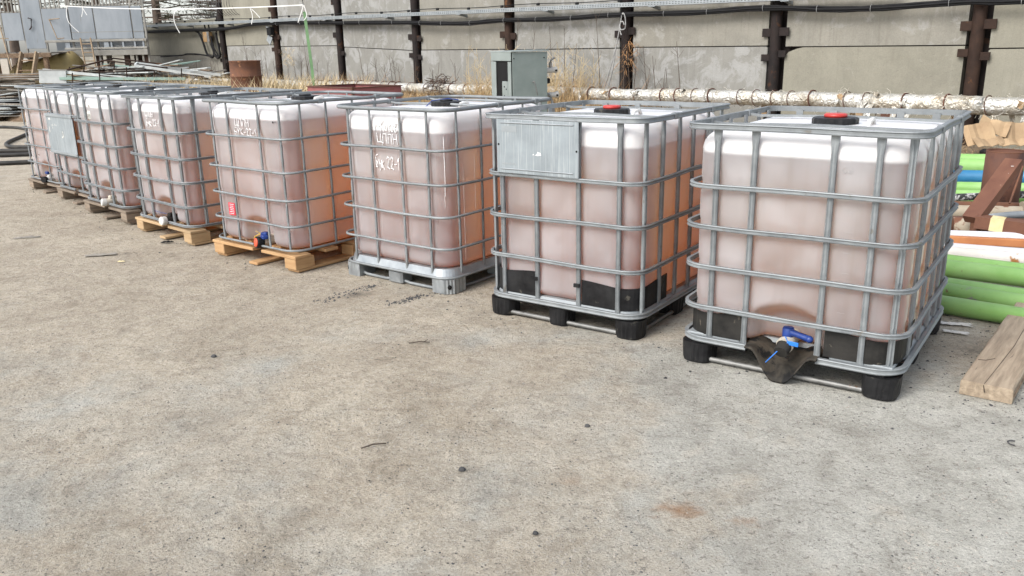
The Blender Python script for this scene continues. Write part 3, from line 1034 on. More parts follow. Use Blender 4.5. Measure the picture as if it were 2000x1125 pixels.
def pallet_plastic(root, chute):
    if chute:
        dm = slab_mb(0.478, 0.522, 0.06, 0.100, 0.134)
        dm.v = [(x, y + 0.056, z) for (x, y, z) in dm.v]
        for sx in (-1, 1):
            dm.box((sx * 0.30, -0.515, 0.117), (0.26, 0.12, 0.034))
    else:
        dm = slab_mb(0.478, 0.578, 0.10, 0.100, 0.134)
    deck = obj('pallet', dm, 'black_plastic', root)
    f1 = foot_mb(0.155, 0.155, 0.102, 0.055).mesh('corner_foot', 'black_plastic')
    f2 = foot_mb(0.12, 0.14, 0.102, 0.03).mesh('middle_foot', 'black_plastic')
    for x in (-0.412, 0.0, 0.412):
        for y in (-0.512, 0.0, 0.512):
            if x == 0 and y < 0 and chute:
                continue
            c = abs(x) > 0.1 and abs(y) > 0.1
            link('foot', f1 if c else f2, deck, (x if abs(x) > 0.1 else -0.02, y, 0))
    for y in (-0.545, 0.545):
        obj('runner', MB().tube([(-0.43, y, 0.018), (0.43, y, 0.018)], 0.0125, 8), 'steel_old', deck)
    for x in (-0.445, 0.445):
        obj('runner', MB().tube([(x, -0.53, 0.018), (x, 0.53, 0.018)], 0.0125, 8), 'steel_old', deck)
    tray = slab_mb(0.462, 0.562 if not chute else 0.505, 0.115, 0.1345, 0.152, 0.016)
    if chute:
        tray.v = [(x, y + 0.057, z) for (x, y, z) in tray.v]
        for sx in (-1, 1):
            tray.box((sx * 0.33, -0.50, 0.1435), (0.26, 0.14, 0.017), ch=0.006)
    obj('tray', tray, 'galv_dull', deck)
    return deck


def pallet_steel(root):
    deck = obj('pallet', slab_mb(0.470, 0.570, 0.12, 0.098, 0.152, 0.020), 'galv_bright', root)
    poly = [(-0.07, -0.02), (-0.02, -0.07), (0.07, -0.07), (0.07, 0.07), (-0.07, 0.07)]
    for sx in (-1, 1):
        for sy in (-1, 1):
            mb = MB()
            # chamfered corner foot, ribbed outer faces
            pl = [(0.075, -0.075), (0.075, 0.03), (0.03, 0.075), (-0.075, 0.075), (-0.075, -0.075)]
            out = []
            for i in range(len(pl)):
                a, b = pl[i], pl[(i + 1) % len(pl)]
                for k in range(6):
                    t = k / 6
                    q = 0.0 if k % 2 else 0.004
                    out.append((a[0] + (b[0] - a[0]) * t + (q if a[0] > 0 and b[0] > 0 else 0), a[1] + (b[1] - a[1]) * t + (q if a[1] > 0 and b[1] > 0 else 0)))
            if sx * sy < 0:
                out = out[::-1]
            m = len(out)
            vs = [(sx * x, sy * y, 0) for x, y in out] + [(sx * x, sy * y, 0.092) for x, y in out]
            mb.add(vs, [tuple(range(m)), tuple(range(2 * m - 1, m - 1, -1))] + [(i, (i + 1) % m, (i + 1) % m + m, i + m) for i in range(m)])
            ft = obj('foot', mb, 'galv_bright', deck, (sx * 0.415, sy * 0.515, 0))
            M = Matrix.Translation((sx * 0.0555, sy * 0.0555, 0.045)) @ Matrix.Rotation(math.atan2(sy, sx), 4, 'Z') @ Matrix.Rotation(PI / 2, 4, 'Y')
            obj('hole', MB().lathe([(0.014, -0.005), (0.014, 0.006)], 14, M), 'dark_inside', ft)
    mf = MB().box((0, 0, 0.046), (0.13, 0.11, 0.092), ch=0.012).mesh('middle_foot', 'galv_bright')
    for (x, y) in ((-0.01, -0.525), (-0.01, 0.525), (0.42, 0), (-0.42, 0)):
        link('foot', mf, deck, (x, y, 0))
    for y in (-0.545, 0.545):
        pts = [(-0.36, y, 0.03), (-0.31, y, 0.014), (-0.12, y, 0.012), (-0.06, y, 0.02), (0.05, y, 0.02), (0.10, y, 0.012), (0.30, y, 0.012), (0.36, y, 0.028)]
        obj('runner', MB().tube(pts, 0.011, 8), 'galv', deck)
    for x in (-0.45, 0.45):
        obj('runner', MB().tube([(x, -0.46, 0.02), (x, -0.3, 0.012), (x, 0.3, 0.012), (x, 0.46, 0.02)], 0.011, 8), 'galv', deck)
    return deck


def pallet_wood(root, wood, gap=(0.0, 0.11), skid_y=-0.62, rough=0.0):
    """four-way timber pallet: three runners, blocks, cross boards; the front board is cut away at the valve"""
    first = None
    bl = []
    for x, w in ((-0.435, 0.13), (0.02, 0.11), (0.435, 0.13)):
        bl.append((x, 0, 0.011, w * 0.92, 1.16 if x != 0.02 else 1.20, 0.020, 'runner', -0.0 if x != 0.02 else skid_y + 0.60))
    root_p = None
    for (x, y, z, w, d, h, nm, dy) in bl:
        mb = MB().box((0, 0, 0), (w, d, h), ch=0.003)
        o = obj('pallet' if root_p is None else nm, mb, wood, root if root_p is None else root_p, (x, y + dy, z), None)
        if root_p is None:
            root_p = o
        else:
            o.location = (x - root_p.location.x, y + dy - root_p.location.y, z - root_p.location.z)
    off = Vector(root_p.location)

    def sub(nm, mb, p, rz=0.0):
        o = obj(nm, mb, wood, root_p, Vector(p) - off)
        o.rotation_euler = (0, 0, rz)
        return o
    for x, w in ((-0.435, 0.125), (0.02, 0.11), (0.435, 0.125)):
        for y, d in ((-0.515, 0.17), (0.0, 0.15), (0.515, 0.15)):
            if x == 0.02 and y < -0.4:
                y = -0.34
            sub('block', MB().box((0, 0, 0), (w, d, 0.078), ch=0.004), (x + rnd(-1, 1) * rough, y + rnd(-1, 1) * rough, 0.0605))
    # top boards across
    for (x0, x1) in ((-0.505, gap[0]), (gap[1], 0.505)):
        sub('board', MB().box((0, 0, 0), (x1 - x0, 0.14, 0.022), ch=0.003), ((x0 + x1) / 2, -0.535, 0.1115), rnd(-1, 1) * rough)
    for y in (-0.27, 0.0, 0.27, 0.535):
        sub('board', MB().box((0, 0, 0), (1.0, 0.12, 0.022), ch=0.003), (0, y, 0.1115))
    # stringers between top boards and the cage
    for x in (-0.40, -0.16, 0.19, 0.40):
        sub('spacer', MB().box((0, 0, 0), (0.075, 1.10, 0.018), ch=0.002), (x, 0.03, 0.132))
    return root_p


def lid(root, bottle, z, red=True, string=False):
    o = obj('lid', MB().lathe([(0.094, 0), (0.105, 0.004), (0.105, 0.034), (0.098, 0.040), (0.05, 0.041)], 36, None, False, -0.03), 'black_plastic', bottle, (0, 0, z))
    obj('neck', MB().lathe([(0.125, -0.012), (0.12, 0.002), (0.108, 0.012)], 24), 'white_plastic', bottle, (0, 0, z - 0.006))
    if red:
        obj('cap', MB().lathe([(0.05, 0.041), (0.052, 0.046), (0.052, 0.054), (0.045, 0.058)], 20), 'red_plastic', o)
    else:
        obj('cap', MB().lathe([(0.045, 0.041), (0.045, 0.050), (0.040, 0.052)], 16), 'black_plastic', o)
    if string:
        obj('string', MB().tube([(-0.13, -0.09, -0.01), (-0.08, -0.06, 0.044), (0.0, 0.02, 0.056), (0.06, 0.06, 0.046)], 0.004, 6), 'blue_plastic', o)
    hm = MB().tube([(0.155, -0.05, -0.015), (0.158, -0.035, 0.028), (0.16, 0.03, 0.034), (0.162, 0.06, -0.01)], 0.011, 8)
    obj('strap', hm, 'white_plastic', bottle, (0, 0, z))


def tote(cfg):
    a = R(cfg['yaw'])
    fx, fy = cfg['pos']
    root = empty('liquid_tote', (fx - 0.6 * math.sin(a), fy + 0.6 * math.cos(a), cfg.get('lift', 0.0)), a)
    tag(root, cfg['label'], 'liquid tank', 'plastic liquid tanks in a row')
    st = cfg['style']
    rings, base, top = cfg['rings'], cfg['base'], cfg['top']
    cfg['z1'] = top - 0.026
    # bottle
    bkey = cfg['mesh']
    if bkey not in TOTE_MESH:
        TOTE_MESH[bkey] = bottle_mesh(cfg).mesh('bottle', 'hdpe')
    bottle = link('bottle', TOTE_MESH[bkey], root)
    bottle['level'] = cfg['level']
    lk = (bkey, cfg['level'])
    if lk not in TOTE_MESH:
        TOTE_MESH[lk] = bottle_mesh(cfg, 0.005, cfg['level'], 30).mesh('liquid', cfg.get('liquid', 'liquid_amber'))
    li = link('liquid', TOTE_MESH[lk], bottle)
    li['label'] = 'amber liquid filling the tank to near the top'
    lid(root, bottle, cfg['z1'] - 0.004, cfg.get('redcap', False), cfg.get('string', False))
    # cage
    zmat = cfg['metal']
    rail = obj('top_rail', ring_mb(HX + 0.004, HY + 0.004, 0.075 if st != 'round' else 0.11, PROF[{'round': 'roundrail', 'channel': 'rail', 'groove': 'grooverail'}[st]], None, fx * 5, 0.004), zmat, root, (0, 0, top))
    for q, z in enumerate(rings):
        obj('cage_ring', ring_mb(HX + 0.005, HY + 0.005, 0.105, PROF[st], None, fx * 7 + q * 3.3, 0.005), zmat, root, (0, 0, z))
    gap = cfg.get('gap')
    obj('base_rail', ring_mb(HX + 0.004 if st == 'round' else HX, HY + (0.004 if st == 'round' else 0), 0.115, PROF['rail' if st == 'channel' else st], gap), zmat, root, (0, 0, base))
    um = upright_mb(st, base - 0.008, top - 0.004, rings).mesh('upright', zmat)
    ux, uy = HX - 0.0155, HY - 0.0155
    if st == 'round':
        ux, uy = HX - 0.014, HY - 0.014
    for x in cfg['front']:
        link('upright', um, root, (x + rnd(-0.004, 0.004), -uy, 0), (0, rnd(-0.005, 0.005), rnd(-0.06, 0.06)))
        link('upright', um, root, (-x, uy, 0), (0, 0, PI))
    for y in cfg['side']:
        link('upright', um, root, (ux, y + rnd(-0.006, 0.006), 0), (0, rnd(-0.005, 0.005), PI / 2 + rnd(-0.06, 0.06)))
        link('upright', um, root, (-ux, y, 0), (0, 0, -PI / 2))
    if cfg.get('corner_bars'):
        for sx in cfg['corner_bars']:
            for sy in (-1, 1):
                q = 0.115 * (1 - math.cos(PI / 4))
                link('upright', um, root, (sx * (ux - q), sy * (uy - q), 0), (0, 0, math.atan2(sy, sx) + PI / 2))
    for y in cfg.get('cross', (-0.27, 0.27)):
        pts = [(-HX, y, top - 0.004), (-HX + 0.06, y, top - 0.012), (0, y, top - 0.004), (HX - 0.06, y, top - 0.012), (HX, y, top - 0.004)]
        obj('cross_bar', MB().tube(pts, 0.01, prof=[(-0.011, -0.006), (0.011, -0.006), (0.011, 0.006), (-0.011, 0.006)] if st != 'round' else PROF['round'], smooth=st == 'round'), zmat, root)
        for sx in (-1, 1):
            obj('bracket', MB().box((sx * (HX + 0.004), y, top), (0.030, 0.045, 0.033), ch=0.004), zmat, root)
    return root, bottle


TOTE_MESH = {}
WOODF = dict(z0=0.148, mesh='wood', pocket=(0.045, 0.15, 0.335), front=(-0.37, -0.18, 0.19, 0.42), side=(-0.43, -0.20, 0.03, 0.26, 0.44), seed=3.0)
GROUP_POS = {
    1: ((1.237, 3.575), -35.2), 2: ((0.250, 4.419), -35.3), 3: ((-0.790, 5.373), -37.3), 4: ((-1.905, 5.980), -38.3),
    5: ((-2.946, 6.924), -42.8), 6: ((-3.860, 7.842), -43.8), 7: ((-4.565, 8.690), -43.6), 8: ((-5.285, 9.437), -43.0)}

# 1: nearest, plastic pallet, blue valve
c1 = dict(pos=GROUP_POS[1][0], yaw=GROUP_POS[1][1], style='channel', metal='galv', rings=(0.295, 0.497, 0.688, 0.878), base=0.131, top=1.146,
          z0=0.152, mesh='n1', pocket=(0.0, 0.145, 0.335), front=(-0.345, -0.178, 0.152, 0.330), side=(-0.35, -0.09, 0.13, 0.33, 0.49), seed=1.0,
          corner_bars=(1,), gap=(-0.163, 0.150), level=1.030, liquid='liquid_pale', redcap=True, cross=(-0.30, 0.22),
          label='nearest tank on a black plastic pallet with a dark blue valve handle')
t1, b1 = tote(c1)
t1.scale = (1.028, 1.0, 1.0)      # this make is a little wider than the rest
t1.location += Vector((-0.816, 0.578, 0)) * 0.012
p1 = pallet_plastic(t1, True)
g = obj('corner_guard', guard_mb(c1, lambda x, y: y < -0.30 and x < -0.17, 0.150, 0.272), 'black_dusty', t1)
g = obj('corner_guard', guard_mb(c1, lambda x, y: y < -0.22 and x > 0.16, 0.150, 0.268), 'black_dusty', t1)
# moulded chute under the outlet
mb = MB()
vs, fs = [], []
NU, NV = 24, 8
for side_ in (0, 1):
    for j in range(NV + 1):
        t = j / NV
        y = -0.455 - 0.168 * t
        for i in range(NU + 1):
            u = -1 + 2 * i / NU
            x = u * (0.168 - 0.008 * t)
            dip = (0.5 + 0.5 * math.cos(PI * min(1, max(0, abs(u) - 0.10) / 0.72))) ** 0.75
            z = 0.156 - 0.010 * t - dip * (0.030 + 0.108 * t)
            vs.append((x, y, z - 0.010 * side_))
N1 = (NU + 1) * (NV + 1)
for j in range(NV):
    for i in range(NU):
        q = j * (NU + 1) + i
        fs.append((q, q + NU + 1, q + NU + 2, q + 1))
        fs.append((N1 + q, N1 + q + 1, N1 + q + NU + 2, N1 + q + NU + 1))
for i in range(NU):
    q = NV * (NU + 1) + i
    fs.append((q, N1 + q, N1 + q + 1, q + 1))
    fs.append((i, i + 1, N1 + i + 1, N1 + i))
mb.add(vs, fs, True)
obj('outlet_chute', mb, 'chute_dirty', t1)
# valve
def dir_cyl(mb, a, b, r0, r1=None, n=14):
    r1 = r0 if r1 is None else r1
    mb.tube([a, b], [r0, r1], n)
    return mb


val = obj('valve', dir_cyl(dir_cyl(MB(), (0.015, -0.46, 0.190), (0.010, -0.575, 0.172), 0.033), (0.010, -0.565, 0.174), (0.009, -0.585, 0.170), 0.038), 'beige_plastic', t1)
obj('outlet_cap', dir_cyl(MB(), (0.009, -0.585, 0.170), (0.006, -0.625, 0.150), 0.034, 0.031), 'black_dusty', val)
h = MB()
h.lathe([(0.024, 0.196), (0.026, 0.205), (0.026, 0.240), (0.022, 0.246)], 16, Matrix.Translation((0.008, -0.535, 0)))
h.tube([(0.02, -0.54, 0.226), (0.06, -0.552, 0.222), (0.108, -0.565, 0.216)], [0.017, 0.0145, 0.016], 12)
h.lathe([(0.006, -0.016), (0.0165, -0.008), (0.0175, 0), (0.0165, 0.008), (0.006, 0.016)], 12, Matrix.Translation((0.110, -0.566, 0.216)))
obj('handle', h, 'blue_plastic', val)
tg = MB().box((0.050, -0.600, 0.192), (0.05, 0.007, 0.020), rz=-0.15, ch=0.002)
tg.tube([(0.028, -0.600, 0.195), (0.0, -0.62, 0.165), (-0.03, -0.632, 0.125), (-0.055, -0.632, 0.092)], 0.0026, 6)
tg.tube([(0.028, -0.600, 0.195), (0.012, -0.585, 0.214), (0.004, -0.57, 0.204)], 0.0026, 6)
obj('seal_tag', tg, 'tag_blue', val)
# raised gallon scale on the bottle wall
em = MB()
for k, (dx, st) in enumerate(((0, [(0.5, 0.8), (0.25, 1), (0, 0.5), (0.25, 0), (0.5, 0.2), (0.5, 0.45), (0.3, 0.45)]), (0.7, [(0.4, 0.6), (0.1, 0.6), (0.05, 0.1), (0.3, 0.05), (0.4, 0.6), (0.42, 0.0)]), (1.3, [(0, 1), (0, 0)]))):
    em.tube([(0.185 + (dx + gx) * 0.03, front_y(c1, 0.185 + (dx + gx) * 0.03, 0.97 + gy * 0.03) - 0.0005, 0.97 + gy * 0.03) for gx, gy in st], 0.0014, 5)
for k in range(7):
    z = 0.90 - k * 0.09
    em.tube([(0.215, front_y(c1, 0.215, z) - 0.0005, z), (0.245, front_y(c1, 0.245, z) - 0.0005, z)], 0.0014, 5)
obj('volume_scale', em, 'hdpe', b1)['level'] = c1['level']

# 2: plastic pallet, big zinc name plate
c2 = dict(pos=GROUP_POS[2][0], yaw=GROUP_POS[2][1], style='channel', metal='galv', rings=(0.372, 0.606, 0.836), base=0.128, top=1.150,
          z0=0.150, mesh='n2', pocket=(0.0, 0.0, 0.3), front=(-0.375, -0.148, 0.125, 0.360), side=(-0.54 + 0.03, -0.315, -0.106, 0.08, 0.29, 0.49), seed=5.0,
          level=1.012, redcap=True, lift=-0.004, cross=(-0.22, 0.28),
          label='tank on a black plastic pallet with a large zinc plate at its top left corner')
t2, b2 = tote(c2)
pallet_plastic(t2, False)
obj('corner_guard', guard_mb(c2, lambda x, y: y < -0.30 and x < -0.155, 0.150, 0.286, 0.008), 'black_plastic', t2)
obj('corner_guard', guard_mb(c2, lambda x, y: y < -0.20 and x > 0.135, 0.150, 0.280, 0.008), 'black_plastic', t2)
cl = MB()
for (x, z) in ((-0.148, 0.262), (0.125, 0.262)):
    cl.box((x, -0.602, z), (0.034, 0.012, 0.020))
obj('guard_clip', cl, 'black_plastic', t2)
pl_ = MB().box((-0.124, -0.606, 0.990), (0.522, 0.004, 0.290), ch=0.0015)
plate2 = obj('name_plate', pl_, 'plate_zinc', t2)
for z in (0.868, 1.118):
    obj('pressed_edge', MB().tube([(-0.355, -0.609, z), (0.105, -0.609, z)], 0.004, 6), 'galv_bright', plate2)
obj('rivet', MB().lathe([(0.006, 0), (0.004, 0.004)], 8, Matrix.Translation((-0.372, -0.608, 1.0)) @ Matrix.Rotation(PI / 2, 4, 'X')), 'dark_inside', plate2)
obj('rivet', MB().lathe([(0.006, 0), (0.004, 0.004)], 8, Matrix.Translation((0.125, -0.608, 0.985)) @ Matrix.Rotation(PI / 2, 4, 'X')), 'dark_inside', plate2)
ch = MB().prism([(-0.02, 0), (-0.006, 0.004), (0.0, 0.020), (0.006, 0.012), (0.014, 0.016), (0.022, 0.001), (0.0, -0.003)], 0.0012, Matrix.Translation((-0.115, -0.6092, 0.952)))
ch.prism([(-0.034, 0.0), (-0.028, 0.006), (-0.024, 0.0)], 0.0012, Matrix.Translation((-0.115, -0.6092, 0.952)))
obj('paper_scrap', ch, 'paint_white', plate2)
fm = MB()
for k in range(9):
    fm.box((-0.345 + k * 0.0105, -0.6084, 0.896 + 0.002 * (k % 2)), (0.006, 0.0012, 0.012 if k % 3 else 0.008))
obj('stamped_letters', fm, 'galv_dull', plate2)
obj('label_residue', MB().box((-0.30, -0.6085, 1.085), (0.10, 0.0012, 0.032)), 'galv_dull', plate2)

# 3: steel pallet, three lines of writing
c3 = dict(pos=GROUP_POS[3][0], yaw=GROUP_POS[3][1], style='round', metal='galv', rings=(0.291, 0.494, 0.694, 0.908), base=0.100, top=1.153,
          z0=0.150, mesh='n3', pocket=(0.0, 0.0, 0.3), front=(-0.370, -0.160, 0.108, 0.330), side=(-0.455, -0.225, 0.02, 0.24, 0.46), seed=9.0,
          level=1.013, string=True, lift=-0.006, cross=(-0.05, 0.36),
          label='tank on a bright galvanised steel pallet with three lines of white handwriting')
t3, b3 = tote(c3)
pallet_steel(t3)
wr = MB()
writing(wr, c3, 'г-Котова', -0.125, 1.010, 0.072, -0.02, 0.0027, 0.78)
writing(wr, c3, 'ЦППН', -0.105, 0.930, 0.064, -0.02, 0.0028, 1.0)
writing(wr, c3, 'Бук 22-1', -0.140, 0.772, 0.080, -0.03, 0.0030, 0.66)
obj('handwriting', wr, 'paint_white', b3)['kind'] = 'stuff'
fl = MB()
for (u, zt, zb, wd) in ((0.16, 0.99, 0.62, 0.0020), (0.17, 0.98, 0.80, 0.0014), (0.29, 0.78, 0.18, 0.0011), (0.13, 0.70, 0.55, 0.0010), (0.52, 0.85, 0.5, 0.0011)):
    pts = []
    a_ = u * 1.0
    for k in range(9):
        z = zt + (zb - zt) * k / 8
        if u < 0.2:
            ang = -PI / 2 + PI / 2 * (0.35 + u)
            x, y = BX - RC + (RC + 0.002) * math.cos(ang), -BY + RC + (RC + 0.002) * math.sin(ang)
        else:
            x, y = BX + 0.001, -BY + RC + (u - 0.2) * 0.5
        pts.append((x + 0.002 * noise.noise((z * 9, u, 0)), y + 0.002 * noise.noise((z * 7, u, 3)), z))
    fl.tube(pts, wd, 5)
obj('drip_mark', fl, 'paint_white', b3)

# 4..8: timber pallets, round or grooved cages
def wood_tote(k, label, style, wood, level, rings, base, top, gap=(0.02, 0.12), lift=0.0, **kw):
    c = dict(WOODF)
    c.update(pos=GROUP_POS[k][0], yaw=GROUP_POS[k][1], style=style, metal='galv' if style == 'round' else 'galv', level=level, rings=rings, base=base, top=top, gap=gap, label=label, lift=lift)
    c.update(kw)
    c['mesh'] = 'wood%.3f' % top
    t, b = tote(c)
    pallet_wood(t, wood, gap=(gap[0] - 0.01, gap[1] - 0.01), rough=0.006 if wood == 'wood_old' else 0.002)
    return c, t, b


RW = (0.309, 0.505, 0.700, 0.915)
c4, t4, b4 = wood_tote(4, 'tank on a fresh orange timber pallet with a red label and an orange capped valve', 'round', 'wood_fresh', 1.055, (0.318, 0.503, 0.702, 0.930), 0.150, 1.170)
c5, t5, b5 = wood_tote(5, 'tank on a yellowish timber pallet with faint handwriting and a white outlet cap', 'groove', 'wood_new', 1.050, (0.309, 0.501, 0.690, 0.897), 0.150, 1.168)
c6, t6, b6 = wood_tote(6, 'tank on a grey weathered timber pallet with a torn square sticker near its top', 'groove', 'wood_old', 1.032, (0.300, 0.503, 0.700, 0.902), 0.150, 1.168, lift=0.004)
c7, t7, b7 = wood_tote(7, 'half hidden tank with a grey metal plate, second from the far end of the row', 'groove', 'wood_old', 1.030, (0.310, 0.505, 0.915), 0.150, 1.168)
c8, t8, b8 = wood_tote(8, 'farthest tank of the row with a black capped outlet, at far left', 'round', 'wood_old', 1.056, (0.334, 0.528, 0.722, 0.936), 0.150, 1.168)
wr = MB()
writing(wr, c4, 'ЦППН', -0.095, 0.998, 0.052, 0.0, 0.0027, 1.15)
writing(wr, c4, 'БУК-22-1', -0.112, 0.932, 0.054, 0.0, 0.0027, 1.06)
obj('handwriting', wr, 'paint_white', b4)['kind'] = 'stuff'
wr = MB()
writing(wr, c5, 'ЦППН', -0.100, 1.005, 0.045, 0.0, 0.0026, 1.1)
writing(wr, c5, 'Бук-22-1', -0.100, 0.935, 0.055, 0.0, 0.0028, 1.0)
obj('handwriting', wr, 'paint_white', b5)['kind'] = 'stuff'
# red label with print on 4
yl = front_y(c4, -0.25, 0.38) - 0.003
lab = obj('red_label', MB().box((-0.252, yl, 0.380), (0.078, 0.002, 0.092), ch=0.0008), 'red_label', b4)
pr = MB()
for k in range(6):
    pr.box((-0.252 + rnd(-0.003, 0.003), yl - 0.0016, 0.415 - k * 0.014), (0.055 + rnd(-0.012, 0.006), 0.0008, 0.003))
obj('print_lines', pr, 'paint_white', lab)
# valve of 4: blue handle, black ring, orange cap
v4 = obj('valve', dir_cyl(MB(), (0.10, -0.44, 0.185), (0.085, -0.575, 0.165), 0.036), 'beige_plastic', t4)
obj('outlet_ring', MB().lathe([(0.041, 0), (0.044, 0.006), (0.044, 0.045), (0.040, 0.052)], 26, Matrix.Translation((0.088, -0.565, 0.166)) @ Matrix.Rotation(R(82), 4, 'X') @ Matrix.Rotation(R(-14), 4, 'Y'), False, -0.05), 'black_plastic', v4)
obj('outlet_cap', MB().lathe([(0.033, 0.050), (0.033, 0.056), (0.025, 0.058)], 20, Matrix.Translation((0.088, -0.565, 0.166)) @ Matrix.Rotation(R(82), 4, 'X') @ Matrix.Rotation(R(-14), 4, 'Y')), 'orange_plastic', v4)
h = MB().box((0.105, -0.55, 0.228), (0.055, 0.05, 0.030), rz=0.3, ch=0.010)
h.box((0.128, -0.575, 0.214), (0.062, 0.045, 0.028), rz=-0.35, ch=0.010)
obj('handle', h, 'blue_plastic', v4)
obj('seal_tag', MB().tube([(0.085, -0.575, 0.232), (0.055, -0.60, 0.215), (0.045, -0.605, 0.200)], 0.004, 6).tube([(0.085, -0.575, 0.232), (0.05, -0.59, 0.252)], 0.002, 5), 'yellow_plastic', v4)


def plain_valve(t, cap, body, cx, tilt, yaw, ribs=0.0):
    v = obj('valve', dir_cyl(MB(), (cx, -0.44, 0.178), (cx - 0.01, -0.60, 0.160), 0.034).box((cx - 0.005, -0.54, 0.205), (0.05, 0.06, 0.03), ch=0.008), body, t)
    M = Matrix.Translation((cx - 0.01, -0.595, 0.160)) @ Matrix.Rotation(R(yaw), 4, 'Z') @ Matrix.Rotation(R(tilt), 4, 'X')
    obj('outlet_cap', MB().lathe([(0.033, 0), (0.036, 0.006), (0.036, 0.038), (0.032, 0.046), (0.018, 0.047)], 24, M, False, ribs), cap, v)
    return v


v5 = plain_valve(t5, 'cap_scuffed', 'black_dusty', 0.085, 86, 8)
obj('wire_tie', MB().tube([(-0.10, -0.60, 0.225), (0.0, -0.602, 0.222), (0.12, -0.600, 0.224)], 0.002, 5), 'blue_plastic', v5)
v6 = plain_valve(t6, 'cap_scuffed', 'beige_plastic', 0.075, 84, -10)
v8 = plain_valve(t8, 'black_plastic', 'cap_scuffed', 0.085, 88, 35)
obj('handle', MB().box((0.07, -0.57, 0.232), (0.06, 0.03, 0.03), ch=0.006), 'blue_plastic', v8)
# sticker of 6: torn square with printed figures
ys = front_y(c6, -0.10, 0.93) - 0.003
stk = obj('sticker', MB().prism([(-0.155, 0.925), (-0.160, 0.990), (-0.142, 0.990), (-0.140, 1.004), (-0.122, 1.002), (-0.118, 0.994), (-0.088, 1.000), (-0.082, 0.985), (-0.078, 0.925)], 0.0015, Matrix.Translation((0, ys, 0))), 'sticker', b6)
pr = MB()
for k in range(5):
    pr.box((-0.146 + k * 0.014, ys - 0.0012, 0.950 + 0.006 * (k % 2)), (0.005, 0.0008, 0.03))
pr.box((-0.118, ys - 0.0012, 0.933), (0.06, 0.0008, 0.004))
obj('print_marks', pr, 'stone', stk)
pr = MB()
for k in range(2):
    for q in range(3):
        pr.box((-0.10 + k * 0.022, ys - 0.001, 1.034 + q * 0.009), (0.014, 0.001, 0.003))
    pr.box((-0.108 + k * 0.022, ys - 0.001, 1.043), (0.003, 0.001, 0.022))
obj('print_marks', pr, 'stone', b6)
# black print line on 8 and dashes on 5
obj('print_marks', MB().box((-0.11, front_y(c8, -0.11, 0.42) - 0.002, 0.42), (0.05, 0.001, 0.006)), 'stone_dark', b8)
pr = MB()
for x in (-0.06, 0.0):
    pr.box((x, front_y(c5, x, 0.485) - 0.002, 0.475), (0.04, 0.001, 0.005))
obj('print_marks', pr, 'stone_dark', b5)
obj('print_marks', MB().box((0.345, front_y(c4, 0.345, 1.04) - 0.002, 1.04), (0.016, 0.001, 0.012)).box((0.37, front_y(c4, 0.37, 1.045) - 0.002, 1.043), (0.008, 0.001, 0.008)), 'stone_dark', b4)
# metal plate of 7
p7 = obj('name_plate', MB().box((-0.08, -0.607, 0.715), (0.74, 0.005, 0.395), ch=0.002), 'plate_zinc', t7)
obj('folded_edge', MB().box((-0.08, -0.613, 0.905), (0.74, 0.010, 0.03), ch=0.003), 'galv_dull', p7)
obj('folded_edge', MB().box((-0.08, -0.611, 0.525), (0.74, 0.007, 0.028), ch=0.003), 'galv_dull', p7)
for (x, z, w, hh) in ((-0.345, 0.865, 0.07, 0.022), (-0.385, 0.755, 0.018, 0.075), (-0.02, 0.72, 0.02, 0.07), (-0.045, 0.69, 0.03, 0.02)):
    obj('scratched_paint', MB().prism([(x - w / 2, z - hh / 2), (x - w * 0.3, z + hh * 0.4), (x + w * 0.2, z + hh / 2), (x + w / 2, z - hh * 0.3), (x, z - hh * 0.4)], 0.001, Matrix.Translation((0, -0.6112, 0))), 'sticker', p7)
for (x, z) in ((-0.30, 0.80), (-0.27, 0.805), (-0.22, 0.81), (-0.29, 0.775), (-0.18, 0.805)):
    obj('scratched_paint', MB().box((x, -0.6105, z), (0.008, 0.001, 0.02)), 'sticker', p7)


# ------------------------------------------------------------------ concrete fence
D = Vector((0.726, -0.688, 0)).normalized()      # along the fence, to the right
NV_ = Vector((-D.y, D.x, 0)) * -1.0              # towards the yard
if NV_.y > 0:
    NV_ = -NV_
P0 = Vector((0, 18.38, 0))


def wp(s, off, z):
    p = P0 + D * s + NV_ * off
    return (p.x, p.y, z)


S0 = 9.076
WALL_RZ = math.atan2(D.y, D.x)
fence = empty('concrete_fence', wp(S0 - 12, 0, 0), WALL_RZ)
tag(fence, 'long fence of grey concrete panels held between dark steel posts', 'fence')


def fl_(s, off, z):        # fence-local coordinates: x along, y = -off
    return (s - (S0 - 12), -off, z)


joint = {-2: 1.34, -1: 1.355, 0: 1.402, 1: 1.431, 2: 1.424, 3: 1.441, 4: 1.495, 5: 1.595, 6: 1.65, 7: 1.40, 8: 1.40, 9: 1.40, 10: 1.40}
topz = {7: 2.48, 8: 2.46, 9: 2.46, 10: 2.46}
pmat = {-2: ('concrete_olive', 'concrete_olive'), -1: ('concrete_olive', 'concrete_olive'), 0: ('concrete_olive', 'concrete_mid'), 1: ('concrete_grey', 'concrete_mid'), 2: ('concrete_grey', 'concrete_grey'),
        3: ('concrete_grey', 'concrete_mid'), 4: ('concrete_grey', 'concrete_grey'), 5: ('concrete_grey', 'concrete_grey'), 6: ('concrete_grey', 'concrete_olive'), 7: ('concrete_mid', 'concrete_olive'), 8: ('concrete_mid', 'concrete_olive'), 9: ('concrete_mid', 'concrete_mid'), 10: ('concrete_mid', 'concrete_mid')}
